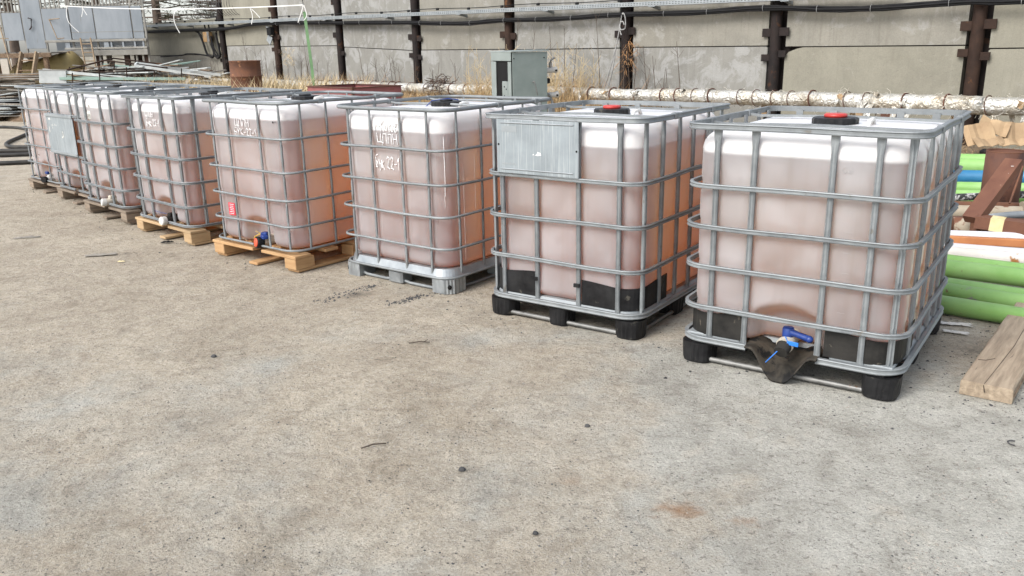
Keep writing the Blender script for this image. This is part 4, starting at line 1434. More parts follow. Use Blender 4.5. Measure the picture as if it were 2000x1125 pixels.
for k in range(-2, 11):
    sr, sl = S0 - 3 * k - 0.155, S0 - 3 * (k + 1) + 0.155
    if k in (7, 9):
        sl -= 0.155
    if k in (8, 10):
        sr += 0.153
    jz = joint[k]
    tilt = 0.055 if k == 4 else rnd(-0.006, 0.006)
    jl, jr = jz + tilt, jz - tilt                # joint height at the left and right end
    tz = topz.get(k, jz + 1.55)
    wdt = sr - sl
    for part, (za, zb, zc_, zd) in enumerate((( -0.15, -0.15, jr - 0.009, jl - 0.009), (jl + 0.009, jr + 0.009, tz, tz))):
        poly = [(-wdt / 2, za), (wdt / 2, zb), (wdt / 2, zc_), (-wdt / 2, zd)]
        if k == 0 and part == 0:
            poly = [(-wdt / 2, za), (wdt / 2, zb), (wdt / 2, zc_), (-wdt / 2 + 0.30, zd), (-wdt / 2 + 0.20, zd - 0.02), (-wdt / 2 + 0.06, zd - 0.07), (-wdt / 2, zd - 0.14)]
        elif part == 0:
            c = rnd(0.0, 0.03)
            poly = [(-wdt / 2, za), (wdt / 2, zb), (wdt / 2, zc_ - c), (wdt / 2 - c * 1.5 - 0.004, zc_), (-wdt / 2 + 0.02, zd), (-wdt / 2, zd - 0.015)]
        x, y, z = fl_((sl + sr) / 2, rnd(-0.008, 0.012), 0)
        obj('panel', MB().prism(poly, 0.14), pmat[k][part], fence, (x, y, 0))
    x, y, z = fl_((sl + sr) / 2, 0, 0)
    obj('joint_light_block', MB().prism([(-wdt / 2, jl - 0.05), (wdt / 2, jr - 0.05), (wdt / 2, jr + 0.05), (-wdt / 2, jl + 0.05)], 0.02), 'post_dark', fence, (x, y + 0.15, 0))  # dark backing added behind the joint to stop light leaking through
    obj('joint_dark_strip', MB().prism([(-wdt / 2, jl - 0.008), (wdt / 2, jr - 0.008), (wdt / 2, jr + 0.008), (-wdt / 2, jl + 0.008)], 0.1), 'post_dark', fence, (x, y + 0.04, 0))  # dark strip added inside the open joint to keep it dark
for k in range(-1, 12):
    if k in (8, 10):
        continue
    s = S0 - 3 * k
    jz = joint.get(k, 1.4)
    lean = rnd(-0.012, 0.012) + (-0.02 if k in (0, 1) else 0.0)
    mb = MB()
    x, y, z = fl_(s, 0, 0)
    mt = 'post_dark' if k % 3 else 'post_rust'
    H_ = 3.2 if k < 7 else 2.9
    mb.tube([(0, -0.02, -0.1), (lean, -0.02, H_)], 0.090, 16)
    post = obj('post', mb, mt, fence, (x, y, 0))
    obj('backing_channel', MB().box((0, 0.16, H_ / 2), (0.42, 0.02, H_), ch=0.0).box((0.0, 0.02, H_ / 2), (0.02, 0.10, H_)), 'post_dark', post)
    for (dz, dx, w, hh) in ((0.235 + rnd(-.06, .06), -0.14, 0.19, 0.13), (0.245 + rnd(-.06, .06), 0.14, 0.17, 0.13), (-0.15 + rnd(-.06, .06), -0.16, 0.14, 0.11), (-0.17 + rnd(-.05, .05), 0.13, 0.13, 0.11), (1.0 + rnd(-.1, .1), -0.14, 0.16, 0.13)):
        if rnd(0, 1) < 0.12:
            continue
        obj('clamp_plate', MB().box((dx, -0.052, jz + dz), (w, 0.022, hh), ch=0.003), mt, post)

# galvanised cable tray on brackets
tray = empty('cable_tray', wp(0, 0.25, 2.25), WALL_RZ)
tag(tray, 'galvanised perforated cable tray running along the upper part of the concrete fence', 'cable tray')


def tray_z(s):
    return 2.16 + (5.95 - s) * 0.0092


for i in range(13):
    s1 = 8.0 - i * 2.5
    s0 = s1 - 2.494
    mb = MB()
    za, zb = tray_z(s0), tray_z(s1)
    L = s1 - s0
    # U-shaped length: web towards the yard with two flanges
    for (yy, zz, ty, tz_) in ((0.0, 0.0, 0.003, 0.075), (0.085, -0.036, 0.17, 0.003)):
        vs = []
        for (xx, z0_) in ((s0, za), (s1, zb)):
            for dy in (-ty / 2, ty / 2):
                for dz in (-tz_ / 2, tz_ / 2):
                    vs.append((xx, yy + dy, z0_ + zz + dz - 2.25))
        mb.add(vs, [(0, 1, 3, 2), (4, 6, 7, 5), (0, 4, 5, 1), (2, 3, 7, 6), (0, 2, 6, 4), (1, 5, 7, 3)])
    seg = obj('tray_length', mb, 'galv_dull', tray)
    if s1 > -14:
        hm = MB()
        nh = 40
        for q in range(nh):
            xx = s0 + (q + 0.5) * L / nh
            zq = za + (zb - za) * (q + 0.5) / nh - 2.25
            for dz in (0.014, -0.014):
                hm.box((xx, -0.0022, zq + dz), (0.032, 0.002, 0.008))
        obj('slot_row', hm, 'dark_inside', seg)
    brs = s0 + 0.8
    zq = tray_z(brs) - 2.25
    obj('bracket', MB().prism([(0, -0.04), (0.0, -0.055), (0.26, -0.10), (0.26, -0.04)], 0.05, Matrix.Translation((brs, 0.0, zq - 0.003)) @ Matrix.Rotation(PI / 2, 4, 'Z')).box((brs - 0.02, 0.008, zq - 0.048), (0.14, 0.03, 0.012)), 'galv_dull', tray)

# black cable bundle strapped along the fence
CB = [(-26, 2.2), (-15.5, 2.17), (-12.4, 2.14), (-11.1, 2.15), (-9.9, 2.22), (-8.2, 2.21), (-6.0, 2.15), (-3.0, 2.06), (-1.2, 1.99), (0.1, 2.015), (1.6, 1.995), (3.1, 2.02), (4.6, 1.995), (5.9, 2.02), (7.0, 1.955), (7.8, 1.945), (8.9, 1.975), (9.6, 1.955), (12, 1.96)]


def smooth_path(pts, n=6):
    out = []
    m = len(pts)
    for i in range(m - 1):
        p0, p1, p2, p3 = (Vector(pts[max(0, i - 1)]), Vector(pts[i]), Vector(pts[i + 1]), Vector(pts[min(m - 1, i + 2)]))
        for k in range(n):
            t = k / n
            out.append(0.5 * ((2 * p1) + (-p0 + p2) * t + (2 * p0 - 5 * p1 + 4 * p2 - p3) * t * t + (-p0 + 3 * p1 - 3 * p2 + p3) * t ** 3))
    out.append(Vector(pts[-1]))
    return out


bun = empty('cable_bundle', wp(0, 0.2, 2.0))
tag(bun, 'thick bundle of black cables strapped along the concrete fence', 'cable')
base_p = Vector(wp(0, 0.2, 2.0))
path = smooth_path([Vector(wp(s, 0.18, z)) - base_p for s, z in CB], 5)
for q in range(4):
    dz, dy = ((0.026, 0.0), (0.0, 0.014), (-0.026, 0.0), (0.004, -0.02))[q]
    pp = [p + Vector((0, 0, dz + 0.012 * noise.noise((i * 0.5, q, 0)))) + NV_ * (dy + 0.01) for i, p in enumerate(path)]
    obj('cable', MB().tube(pp, 0.019, 7), 'cable', bun)
for s in [11.5 - 0.95 * i for i in range(22)]:
    # a pale tie round the bundle
    for i in range(len(CB) - 1):
        if CB[i][0] <= s <= CB[i + 1][0]:
            best = min(path, key=lambda p: (p + base_p - Vector(wp(s, 0.18, 2.0))).xy.length)
    c = best
    ring = [c + Vector((0, 0, 0.058 * math.sin(a))) + NV_ * (0.048 * math.cos(a)) for a in [2 * PI * k / 12 for k in range(12)]]
    obj('tie', MB().tube(ring, 0.004, 4, closed=True, up=(D.x, D.y, 0)), 'tie_pale', bun)

# thin wire with black clips above the tray
w = empty('clip_wire', wp(0, 0.2, 2.4))
tag(w, 'thin dark wire with black clips running just above the cable tray', 'wire')
bp = Vector(wp(0, 0.2, 2.4))
pts = [Vector(wp(s, 0.14, tray_z(s) + 0.09 + 0.012 * math.sin(s * 2.1))) - bp for s in [7 - 0.5 * i for i in range(50)]]
obj('strand', MB().tube(pts, 0.008, 5), 'cable', w)
for i in range(2, 48, 2):
    p = pts[i] + Vector((0, 0, -0.012))
    obj('clip', MB().box(p, (0.075, 0.04, 0.05), rz=WALL_RZ, ch=0.008), 'cable', w)

# drooping black cables and an orange box on the left bay
dr = empty('drooping_cables', wp(-13, 0.1, 1.5), 0)
tag(dr, 'black cables hanging in loops beside the orange box on the fence', 'cable')
bp = Vector(wp(-13, 0.1, 1.5))


def wl_(s, z, off=0.14):
    return Vector(wp(s, off, z)) - bp


for q, pts in enumerate((
        [(-13.5, 2.16), (-13.15, 2.05), (-12.95, 1.75), (-12.8, 1.45), (-12.5, 1.33), (-12.35, 1.42), (-12.4, 1.7), (-12.4, 1.95)],
        [(-11.55, 2.17), (-11.95, 2.16), (-12.08, 2.0), (-12.0, 1.6), (-11.98, 1.38), (-12.15, 1.30), (-12.3, 1.42), (-12.45, 1.72)],
        [(-12.75, 2.36), (-12.72, 2.15)], [(-12.5, 2.36), (-12.45, 2.0), (-12.3, 1.6), (-12.1, 1.38)],
        [(-16, 1.36), (-14.5, 1.40), (-14.1, 1.44), (-13.3, 1.42), (-12.6, 1.36), (-12.2, 1.37), (-11.95, 1.36)])):
    obj('cable', MB().tube(smooth_path([wl_(s, z) for s, z in pts], 5), 0.034 if q < 2 else 0.022, 7), 'cable', dr)
jb = tag(obj('junction_box', MB().box((0, 0, 0), (0.40, 0.12, 0.30), ch=0.015), 'box_orange', None, wp(-12.62, 0.14, 1.93), (0, 0, WALL_RZ)), 'orange-yellow box on the fence between hanging black cables', 'box')
obj('cover', MB().box((0.14, -0.067, 0.0), (0.14, 0.012, 0.30), ch=0.003), 'steel_old', jb)

# lamp box and the grey square cover on the second visible post
fb = tag(obj('wall_lamp', MB().box((0, 0, 0), (0.20, 0.12, 0.22), ch=0.01), 'cable', None, wp(S0 - 18 - 0.02, 0.18, 2.02), (0, 0, WALL_RZ)), 'small black lamp housing on a fence post above a grey square', 'lamp')
obj('bracket', MB().tube([(-0.07, -0.07, 0.14), (-0.07, -0.07, 0.10), (0.08, -0.07, 0.10), (0.08, -0.07, 0.14)], 0.012, 5), 'galv_dull', fb)
sq = tag(obj('square_cover', MB().box((0, 0, 0), (0.22, 0.03, 0.22), ch=0.004, ry=R(38)), 'galv_dull', None, wp(S0 - 18 - 0.11, 0.17, 1.80), (0, 0, WALL_RZ)), 'tilted grey square cover hanging on a fence post', 'cover')
obj('hanger', MB().tube([(0, 0.0, 0.12), (0.02, 0.0, 0.22)], 0.006, 5), 'cable', sq)

# ------------------------------------------------------------------ insulated pipe
pip = empty('insulated_pipe', wp(0, 1.0, 0))
tag(pip, 'long pipe wrapped in crumpled silvery foil in front of the concrete fence', 'pipe')
bp = Vector(wp(0, 1.0, 0))


def pipe_c(s):
    return Vector(wp(s, 1.0 + 0.03 * math.sin(s * 0.9), 0.640 + 0.012 * math.sin(s * 1.3) + (0.02 if s > 7 else 0) - max(0, s - 9.0) * 0.02)) - bp


def lumpy(s0, s1, r0, seed):
    mb = MB()
    n, m = 20, max(3, int((s1 - s0) / 0.055))
    vs, fs = [], []
    for i in range(m + 1):
        s = s0 + (s1 - s0) * i / m
        c = pipe_c(s)
        for k in range(n):
            a = 2 * PI * k / n
            q = noise.noise((s * 4.0, math.cos(a) * 1.6 + seed, math.sin(a) * 1.6))
            q2 = noise.noise((s * 13.0, math.cos(a) * 4 + seed, math.sin(a) * 4))
            r = r0 * (1 + 0.08 * q + 0.07 * q2)
            vs.append(c + NV_ * (r * math.cos(a)) + Vector((0, 0, r * math.sin(a))))
    for i in range(m):
        for k in range(n):
            k2 = (k + 1) % n
            fs.append((i * n + k, (i + 1) * n + k, (i + 1) * n + k2, i * n + k2))
    fs += [tuple(range(n)), tuple(m * n + k for k in range(n - 1, -1, -1))]
    mb.add(vs, fs, True)
    return mb


s = 13.5
q = 0
band_m = []
while s > -13:
    L = rnd(0.7, 1.5)
    if not (0.15 > s - L and s > -0.9 and False):
        obj('foil_wrap', lumpy(s - L, s + 0.01, rnd(0.108, 0.124), q * 3.7), 'foil', pip)
    s -= L
    q += 1
s = 13.2
while s > -6:
    c = pipe_c(s)
    ring = [c + NV_ * (0.131 * math.cos(a)) + Vector((0, 0, 0.131 * math.sin(a))) + D * (0.03 * math.sin(a + q)) for a in [2 * PI * k / 16 for k in range(16)]]
    obj('band', MB().tube(ring, 0.011 if rnd(0, 1) < 0.5 else 0.006, 5, closed=True, up=(D.x, D.y, 0)), 'rust_dark', pip)
    s -= rnd(0.22, 0.55)
for s in (8.35, 3.0, -3.0, -9.0):
    c = pipe_c(s)
    obj('support', MB().box(c + Vector((0, 0, -0.17)), (0.20, 0.16, 0.07), rz=WALL_RZ).box(Vector((c.x, c.y, (c.z - 0.2) / 2)), (0.10, 0.10, c.z - 0.2), rz=WALL_RZ), 'rust_dark', pip)
# torn wrapping with loose flaps at the right
for i in range(34):
    s = rnd(7.2, 10.6) if i < 26 else rnd(2, 7)
    c = pipe_c(s)
    a = rnd(-2.6, 1.2)
    r0 = 0.115
    p = c + NV_ * (r0 * math.cos(a)) + Vector((0, 0, r0 * math.sin(a)))
    w_, l_ = rnd(0.05, 0.16), rnd(0.08, 0.24)
    out = (NV_ * math.cos(a) + Vector((0, 0, math.sin(a) - 0.5))).normalized()
    side_ = (D + Vector((0, 0, rnd(-0.4, 0.4)))).normalized()
    vs = []
    for u in range(4):
        for v_ in range(4):
            t = u / 3
            q_ = p + out * (l_ * t * (0.45 + 0.4 * rnd(0, 1))) + Vector((0, 0, -0.10 * t * t)) + side_ * (w_ * (v_ / 3 - 0.5) * (1 - 0.3 * t)) + Vector((rnd(-1, 1), rnd(-1, 1), rnd(-1, 1))) * 0.012
            vs.append(q_)
    fs = [(u * 4 + v_, u * 4 + v_ + 1, u * 4 + v_ + 5, u * 4 + v_ + 4) for u in range(3) for v_ in range(3)]
    obj('loose_flap', MB().add(vs, fs, False), 'foil' if i % 3 else 'cardboard', pip)
fb_ = MB()
for i in range(500):
    s = rnd(7.2, 11.5) if i < 380 else rnd(4.5, 7)
    c = pipe_c(s)
    a = rnd(0, 2 * PI)
    p = c + NV_ * (0.118 * math.cos(a)) + Vector((0, 0, 0.118 * math.sin(a)))
    d_ = Vector((rnd(-1, 1), rnd(-1, 1), rnd(-0.8, 0.8))).normalized() * rnd(0.05, 0.14)
    pm_ = p + d_ * 0.5 + Vector((rnd(-1, 1), rnd(-1, 1), rnd(-1, 1))) * 0.02
    fb_.tube([p, pm_, p + d_ + Vector((0, 0, -0.02))], 0.0028, 3, caps=False)
o = obj('loose_fibre', fb_, 'fibre', pip)
o['kind'] = 'stuff'

# tangle of brown roots on the pipe
rt = MB()
cc = pipe_c(-1.05)
for i in range(150):
    a, b = rnd(0, 2 * PI), rnd(-1.2, 1.3)
    r = rnd(0.06, 0.22)
    p = Vector((math.cos(a) * r * 1.4, math.sin(a) * r, b * 0.15))
    q_ = p + Vector((rnd(-0.2, 0.2), rnd(-0.2, 0.2), rnd(-0.12, 0.10)))
    rt.tube([p, (p + q_) / 2 + Vector((rnd(-.06, .06), rnd(-.06, .06), rnd(-.04, .06))), q_], 0.006, 4, caps=False)
tag(obj('root_tangle', rt, 'root', None, bp + cc + Vector((0, 0, 0.06))), 'dark brown tangle of roots lying on the foil wrapped pipe', 'roots')


# ------------------------------------------------------------------ cabinet
cab = empty('electrical_cabinet', (0.05, 11.40, 0), R(25.5))
tag(cab, 'grey green steel electrical cabinet with an open side in front of the fence', 'cabinet')
CW, CD, C0, C1 = 0.53, 0.62, 0.28, 1.425
b_ = obj('body', MB().box((CW / 2, CD / 2, (C0 + C1) / 2), (CW - 0.01, CD - 0.06, C1 - C0 - 0.01)), 'dark_inside', cab)
obj('side_panel', MB().box((CW / 2 + 0.005, -0.004, (C0 + C1) / 2), (CW - 0.01, 0.012, C1 - C0), ch=0.003), 'cabinet', cab)
obj('roof', MB().box((CW / 2, CD / 2 - 0.005, C1 + 0.014), (CW + 0.03, CD + 0.05, 0.016), ch=0.003, ry=R(-1.0)), 'cabinet_light', cab)
fr = MB()
fr.box((-0.008, CD / 2, C1 - 0.055), (0.014, CD, 0.11), ch=0.003)
fr.box((-0.008, 0.045, (C0 + C1) / 2 - 0.06), (0.014, 0.09, C1 - C0 - 0.12), ch=0.003)
fr.box((-0.008, CD - 0.075, (C0 + C1) / 2 - 0.06), (0.014, 0.15, C1 - C0 - 0.12), ch=0.003)
obj('door_frame', fr, 'cabinet_light', cab)
iv = MB().box((-0.012, 0.175, 0.74), (0.022, 0.165, 0.62), ch=0.004)
inner = obj('inner_panel', iv, 'cabinet_light', cab)
for (yy, zz) in ((0.18, 0.98), (0.18, 0.86), (0.12, 0.95)):
    obj('bolt', MB().box((-0.026, yy, zz), (0.008, 0.016, 0.016)), 'dark_inside', inner)
obj('cable_stub', MB().tube(smooth_path([(0.30, -0.02, 1.03), (0.31, -0.05, 1.04), (0.33, -0.06, 0.96), (0.36, -0.05, 0.86)], 4), 0.007, 6), 'steel_old', cab)
for (xx, zz) in ((0.03, 1.345), (0.48, 1.35)):
    obj('bolt', MB().box((xx, -0.012, zz), (0.014, 0.01, 0.014)), 'dark_inside', cab)
for (zz, L) in ((1.175, 0.20), (0.845, 0.22)):
    ins = obj('insulator', MB().lathe([(0.06, 0), (0.05, 0.03), (0.036, 0.05), (0.036, L * 0.85), (0.044, L * 0.9), (0.044, L)], 14, Matrix.Translation((CW, 0.10, zz)) @ Matrix.Rotation(R(88), 4, 'Y')), 'porcelain', cab)
    obj('bolt_hole', MB().lathe([(0.014, 0), (0.014, 0.012)], 8, Matrix.Translation((CW + L * 0.85, 0.058, zz + 0.0)) @ Matrix.Rotation(PI / 2, 4, 'X')), 'dark_inside', ins)
obj('hook', MB().tube(smooth_path([(CW + 0.10, 0.10, 1.20), (CW + 0.10, 0.09, 1.29), (CW + 0.14, 0.09, 1.33), (CW + 0.17, 0.09, 1.34)], 4), 0.013, 7), 'steel_old', cab)
obj('clamp', MB().box((CW + 0.04, 0.10, 1.04), (0.09, 0.08, 0.07), ch=0.01).box((CW + 0.02, 0.10, 1.26), (0.05, 0.06, 0.04), ch=0.01), 'cable', cab)
obj('leg_frame', MB().box((0.03, 0.05, C0 / 2), (0.06, 0.06, C0)).box((CW - 0.03, 0.05, C0 / 2), (0.06, 0.06, C0)).box((0.03, CD - 0.05, C0 / 2), (0.06, 0.06, C0)).box((CW - 0.03, CD - 0.05, C0 / 2), (0.06, 0.06, C0)), 'steel_old', cab)
for q in range(2):
    obj('cable', MB().tube(smooth_path([(CW, 0.08, 0.88 - q * 0.03), (CW + 0.07, 0.05, 0.84), (CW + 0.11 + q * 0.02, 0.04, 0.6), (CW + 0.10, 0.05, 0.0)], 5), 0.014, 6), 'steel_old', cab)

# ------------------------------------------------------------------ rusty barrel on a block
bar = tag(empty('rusty_barrel', (-5.14, 16.9, 0.44)), 'rusty brown steel barrel standing among dry reeds by the fence', 'barrel')
prof = [(0.285, 0.0), (0.30, 0.012), (0.296, 0.02), (0.296, 0.285), (0.308, 0.295), (0.308, 0.305), (0.296, 0.315), (0.296, 0.575), (0.308, 0.585), (0.308, 0.595), (0.296, 0.605), (0.296, 0.862), (0.304, 0.870), (0.304, 0.885), (0.290, 0.885), (0.288, 0.868)]
obj('shell', MB().lathe(prof, 32), 'rust', bar)
obj('lid', MB().lathe([(0.285, 0.866), (0.28, 0.870)], 32), 'rust_dark', bar)
bk = tag(obj('concrete_block', MB().box((0, 0, 0.22), (0.9, 0.7, 0.44), ch=0.02), 'concrete_mid', None, (-5.14, 16.95, 0), (0, 0, 0.4)), 'low concrete block hidden under the rusty barrel', 'block')

# ------------------------------------------------------------------ red steel trough
tr = tag(empty('red_trough', (-2.2, 12.05, 0)), 'dull red steel trough with a rusty rim behind the tanks', 'trough')
A_, B_, C_ = Vector((-2.98, 12.75, 0)), Vector((-2.17, 11.93, 0)), Vector((-1.56, 12.45, 0))
D4 = A_ + C_ - B_
o0 = Vector((-2.2, 12.05, 0))
for q, (p, r) in enumerate(((A_, B_), (B_, C_), (C_, D4), (D4, A_))):
    e = r - p
    mid = (p + r) / 2 - o0
    obj('side', MB().box((mid.x, mid.y, 0.50), (e.length, 0.012, 0.96), rz=math.atan2(e.y, e.x)), 'trough_red', tr)
    obj('rim', MB().box((mid.x, mid.y, 0.985), (e.length + 0.02, 0.05, 0.012), rz=math.atan2(e.y, e.x)), 'rust_dark', tr)
obj('corner_post', MB().box((B_ - o0).to_tuple()[:2] + (0.5,), (0.035, 0.035, 1.0), rz=0.78), 'rust', tr)
bt = MB()
zf = 0.03
bt.add([tuple((p - o0).to_tuple()[:2]) + (zf,) for p in (A_, B_, C_, D4)], [(0, 1, 2, 3)])
obj('bottom', bt, 'rust_dark', tr)

# ------------------------------------------------------------------ green pole and white tape
gp = tag(obj('green_pole', MB().tube([(0, 0, 0), (-0.02, 0.02, 1.1), (-0.09, 0.06, 2.25)], 0.03, prof=[(-0.03, -0.03), (0.03, -0.03), (0.03, -0.024), (-0.024, -0.024), (-0.024, 0.03), (-0.03, 0.03)], smooth=False), 'green_pole', None, (-4.03, 17.85, 0)), 'thin green steel pole standing in front of the concrete fence', 'pole')
tp = empty('white_tape', (-4.12, 17.9, 2.2))
tag(tp, 'white tape stretched from the metal shed to the green pole with loose ends', 'tape')
o0 = Vector((-4.12, 17.9, 2.2))
pA, pB = Vector((-12.95, 25.55, 2.86)), Vector((-4.12, 17.88, 2.38))
pts = [pA + (pB - pA) * t - Vector((0, 0, 0.25 * 4 * t * (1 - t) * 0.35)) - o0 for t in [i / 24 for i in range(25)]]
RIB = [(-0.002, -0.008), (0.002, -0.008), (0.002, 0.008), (-0.002, 0.008)]
obj('strand', MB().tube(pts, 0.01, prof=[(-0.003, -0.010), (0.003, -0.010), (0.003, 0.010), (-0.003, 0.010)], smooth=False), 'tape', tp)
for t, dl in ((0.05, [(0, 0), (-0.05, -0.20), (-0.02, -0.45), (0.22, -0.72)]), (0.16, [(0, 0), (0.05, -0.12), (0.10, -0.22)]), (0.155, [(0, 0), (0.0, -0.1), (-0.06, -0.26)]), (0.60, [(0, 0), (-0.16, -0.06), (-0.2, -0.25), (-0.16, -0.42), (-0.10, -0.55)]), (0.87, [(0, 0), (0.04, -0.18), (0.0, -0.35)]), (0.87, [(0, 0), (0.12, -0.12), (0.2, -0.22)])):
    p = pts[int(t * 24)]
    obj('loose_end', MB().tube(smooth_path([p + Vector((dx, 0.0, dz)) for dx, dz in dl], 4), 0.01, prof=RIB, smooth=False), 'tape', tp)
for dl in ([(0, 0.0), (-0.02, 0.12), (-0.10, 0.16), (0.03, 0.10)], [(0, 0), (-0.06, -0.16), (-0.14, -0.34)], [(0, 0.02), (0.05, -0.2), (-0.02, -0.3)], [(0, 0), (-0.02, 0.2), (-0.03, 0.45)]):
    obj('loose_end', MB().tube(smooth_path([pts[-1] + Vector((dx, -0.03, dz)) for dx, dz in dl], 4), 0.01, prof=RIB, smooth=False), 'tape', tp)

# grey rope looped on a post
rp = empty('grey_rope', wp(S0 - 6, 0.3, 1))
tag(rp, 'pale grey rope looped over a dark fence post and hanging to the pipe', 'rope')
o0 = Vector(wp(S0 - 6, 0.3, 1))
for pts in ([(-0.32, 0.74), (-0.22, 1.02), (-0.08, 1.45), (0.0, 1.80), (0.04, 2.0), (0.08, 2.04), (0.12, 1.95), (0.12, 1.78), (0.02, 1.76), (0.0, 1.86), (0.06, 1.9), (0.10, 1.84)], [(-0.24, 0.74), (-0.18, 0.92), (-0.13, 1.12), (-0.08, 1.45)], [(0.0, 1.76), (0.02, 1.70), (0.04, 1.66)]):
    obj('strand', MB().tube(smooth_path([Vector(wp(S0 - 6 + a, 0.22, z)) - o0 for a, z in pts], 4), 0.011, 6), 'tie_pale', rp)

# ------------------------------------------------------------------ shed on stilts at the far left
YS = 26.0
shed = tag(empty('metal_shed', (-13.0, YS, 0)), 'grey sheet metal shed raised on stilts with barred openings at the top', 'shed')
o0 = Vector((-13.0, YS, 0))


def sp(x, y, z):
    return (x + 13.0, y - YS, z)


sheets = [(-14.95, -14.38, 1.92, 2.70), (-14.36, -13.77, 1.68, 3.75), (-13.75, -12.97, 1.86, 2.80), (-12.95, -12.24, 1.92, 2.85), (-12.22, -11.14, 1.92, 2.84), (-11.12, -10.80, 1.92, 2.83)]
for i, (x0, x1, z0, z1) in enumerate(sheets):
    obj('wall_sheet', MB().box(sp((x0 + x1) / 2, YS + rnd(-0.01, 0.01), (z0 + z1) / 2), (x1 - x0 - 0.012, 0.02, z1 - z0), ch=0.004), 'shed_metal', shed)
for (x0, x1) in ((-12.94, -12.25), (-12.21, -11.15), (-11.11, -10.81)):
    obj('seam', MB().box(sp((x0 + x1) / 2, YS - 0.014, 2.12), (x1 - x0, 0.008, 0.012)), 'shed_beam', shed)
for x in (-16.6, -14.99, -14.37, -13.76, -12.96, -12.23, -11.13, -10.76):
    obj('frame_post', MB().box(sp(x, YS + 0.04, 2.5), (0.05, 0.06, 3.0)), 'shed_beam', shed)
# openings with bars above the sheets
for (x0, x1, z0, z1, nv, nh) in ((-14.95, -14.38, 2.72, 3.6, 5, 3), (-13.74, -13.2, 2.82, 3.6, 4, 3), (-13.0, -10.80, 2.87, 3.6, 22, 2)):
    for i in range(nv + 1):
        x = x0 + (x1 - x0) * i / nv
        obj('bar', MB().box(sp(x, YS + 0.01, (z0 + z1) / 2), (0.030, 0.03, z1 - z0)), 'shed_beam', shed)
    for i in range(nh + 1):
        z = z0 + (z1 - z0) * i / nh
        obj('bar', MB().box(sp((x0 + x1) / 2, YS + 0.03, z), (x1 - x0, 0.03, 0.045)), 'shed_beam', shed)
for (z, h_, x0, x1, mt) in ((1.875, 0.07, -13.76, -10.74, 'shed_beam'), (1.655, 0.06, -13.2, -10.74, 'shed_beam'), (1.525, 0.16, -13.4, -10.74, 'shed_beam')):
    obj('sill_beam', MB().box(sp((x0 + x1) / 2, YS - 0.03, z), (x1 - x0, 0.10, h_), ch=0.008), mt, shed)
for x in (-13.1, -11.95, -11.8, -11.45, -11.1, -10.85):
    obj('short_post', MB().box(sp(x, YS - 0.03, 1.76), (0.14 if x in (-11.95, -13.1) else 0.05, 0.05, 0.17)), 'shed_metal', shed)
for z in (1.72, 1.77, 1.81):
    obj('slat', MB().box(sp(-12.0, YS + 0.03, z), (2.4, 0.02, 0.012)), 'steel_old', shed)
obj('floor', MB().box(sp(-14.9, YS + 1.3, 1.50), (6.0, 2.5, 0.08)), 'shed_beam', shed)
obj('back_wall', MB().box(sp(-13.35, YS + 2.5, 2.15), (2.8, 0.03, 1.25)), 'shed_metal', shed)
obj('roof', MB().box(sp(-15.0, YS + 1.2, 3.85), (6.3, 2.9, 0.06)), 'steel_old', shed)
for (x, y) in ((-13.3, 0.1), (-12.3, 0.1), (-11.45, 0.1), (-10.85, 0.1), (-13.3, 2.3), (-13.0, 2.3), (-12.1, 2.3), (-15.5, 0.1), (-15.5, 2.3)):
    obj('stilt', MB().box(sp(x, YS + y, 0.73), (0.13, 0.13, 1.46)), 'post_rust' if x > -13 else 'shed_beam', shed)
obj('door_handle', MB().tube([sp(-14.15, YS - 0.05, 2.55), sp(-14.05, YS - 0.06, 2.52), sp(-14.1, YS - 0.05, 2.28), sp(-14.16, YS - 0.05, 2.22)], 0.018, 6), 'post_rust', shed)
hf = MB()
hf.tube([sp(-13.55, YS - 0.02, 2.50), sp(-13.0, YS - 0.5, 2.50)], 0.014, 6)
hf.tube([sp(-13.55, YS - 0.02, 2.50), sp(-13.4, YS - 0.02, 1.95), sp(-12.95, YS - 0.5, 1.96)], 0.014, 6)
obj('handrail', hf, 'rail_rust', shed)
# platform, steps and rails
pf = tag(empty('timber_platform', (-14.3, 24.9, 0)), 'worn timber platform with rusty rails and steps below the metal shed', 'platform')


def pp_(x, y, z):
    return (x + 14.3, y - 24.9, z)


for i in range(9):
    x = -15.6 + i * 0.32
    obj('board', MB().box(pp_(x, 25.2, 1.56 + rnd(-0.012, 0.012)), (0.29, 1.35, 0.04), ch=0.004, rz=rnd(-0.03, 0.03)), 'wood_grey', pf)
obj('edge_beam', MB().box(pp_(-14.35, 24.52, 1.49), (2.9, 0.06, 0.12), ch=0.006), 'wood_brown', pf)
for x in (-15.6, -14.5, -13.1):
    obj('leg', MB().box(pp_(x, 24.6, 0.73), (0.11, 0.11, 1.42)), 'wood_brown', pf)
rl = MB()
for x in (-14.85, -14.1):
    rl.tube([pp_(x, 24.5, 1.5), pp_(x - 0.10, 24.5, 2.45)], 0.018, 6)
rl.tube([pp_(-15.3, 24.5, 2.38), pp_(-14.2, 24.5, 2.46), pp_(-13.6, 23.7, 1.1)], 0.018, 6)
rl.tube([pp_(-15.2, 24.5, 1.95), pp_(-14.0, 24.5, 1.96)], 0.012, 6)
obj('rail', rl, 'rail_rust', pf)
for dx in (0.0, 0.42):
    obj('stringer', MB().box(pp_(-13.62 + dx, 23.9, 0.82), (0.045, 0.16, 1.75), rx=R(-32), ch=0.004), 'rail_rust', pf)
for i in range(5):
    obj('step', MB().box(pp_(-13.41, 23.48 + i * 0.2, 0.28 + i * 0.27), (0.40, 0.18, 0.03)), 'wood_brown', pf)
lad = tag(empty('rusty_ladder', (-12.35, 25.3, 0)), 'thin rusty ladder leaning against the shed above the scrap pile', 'ladder')
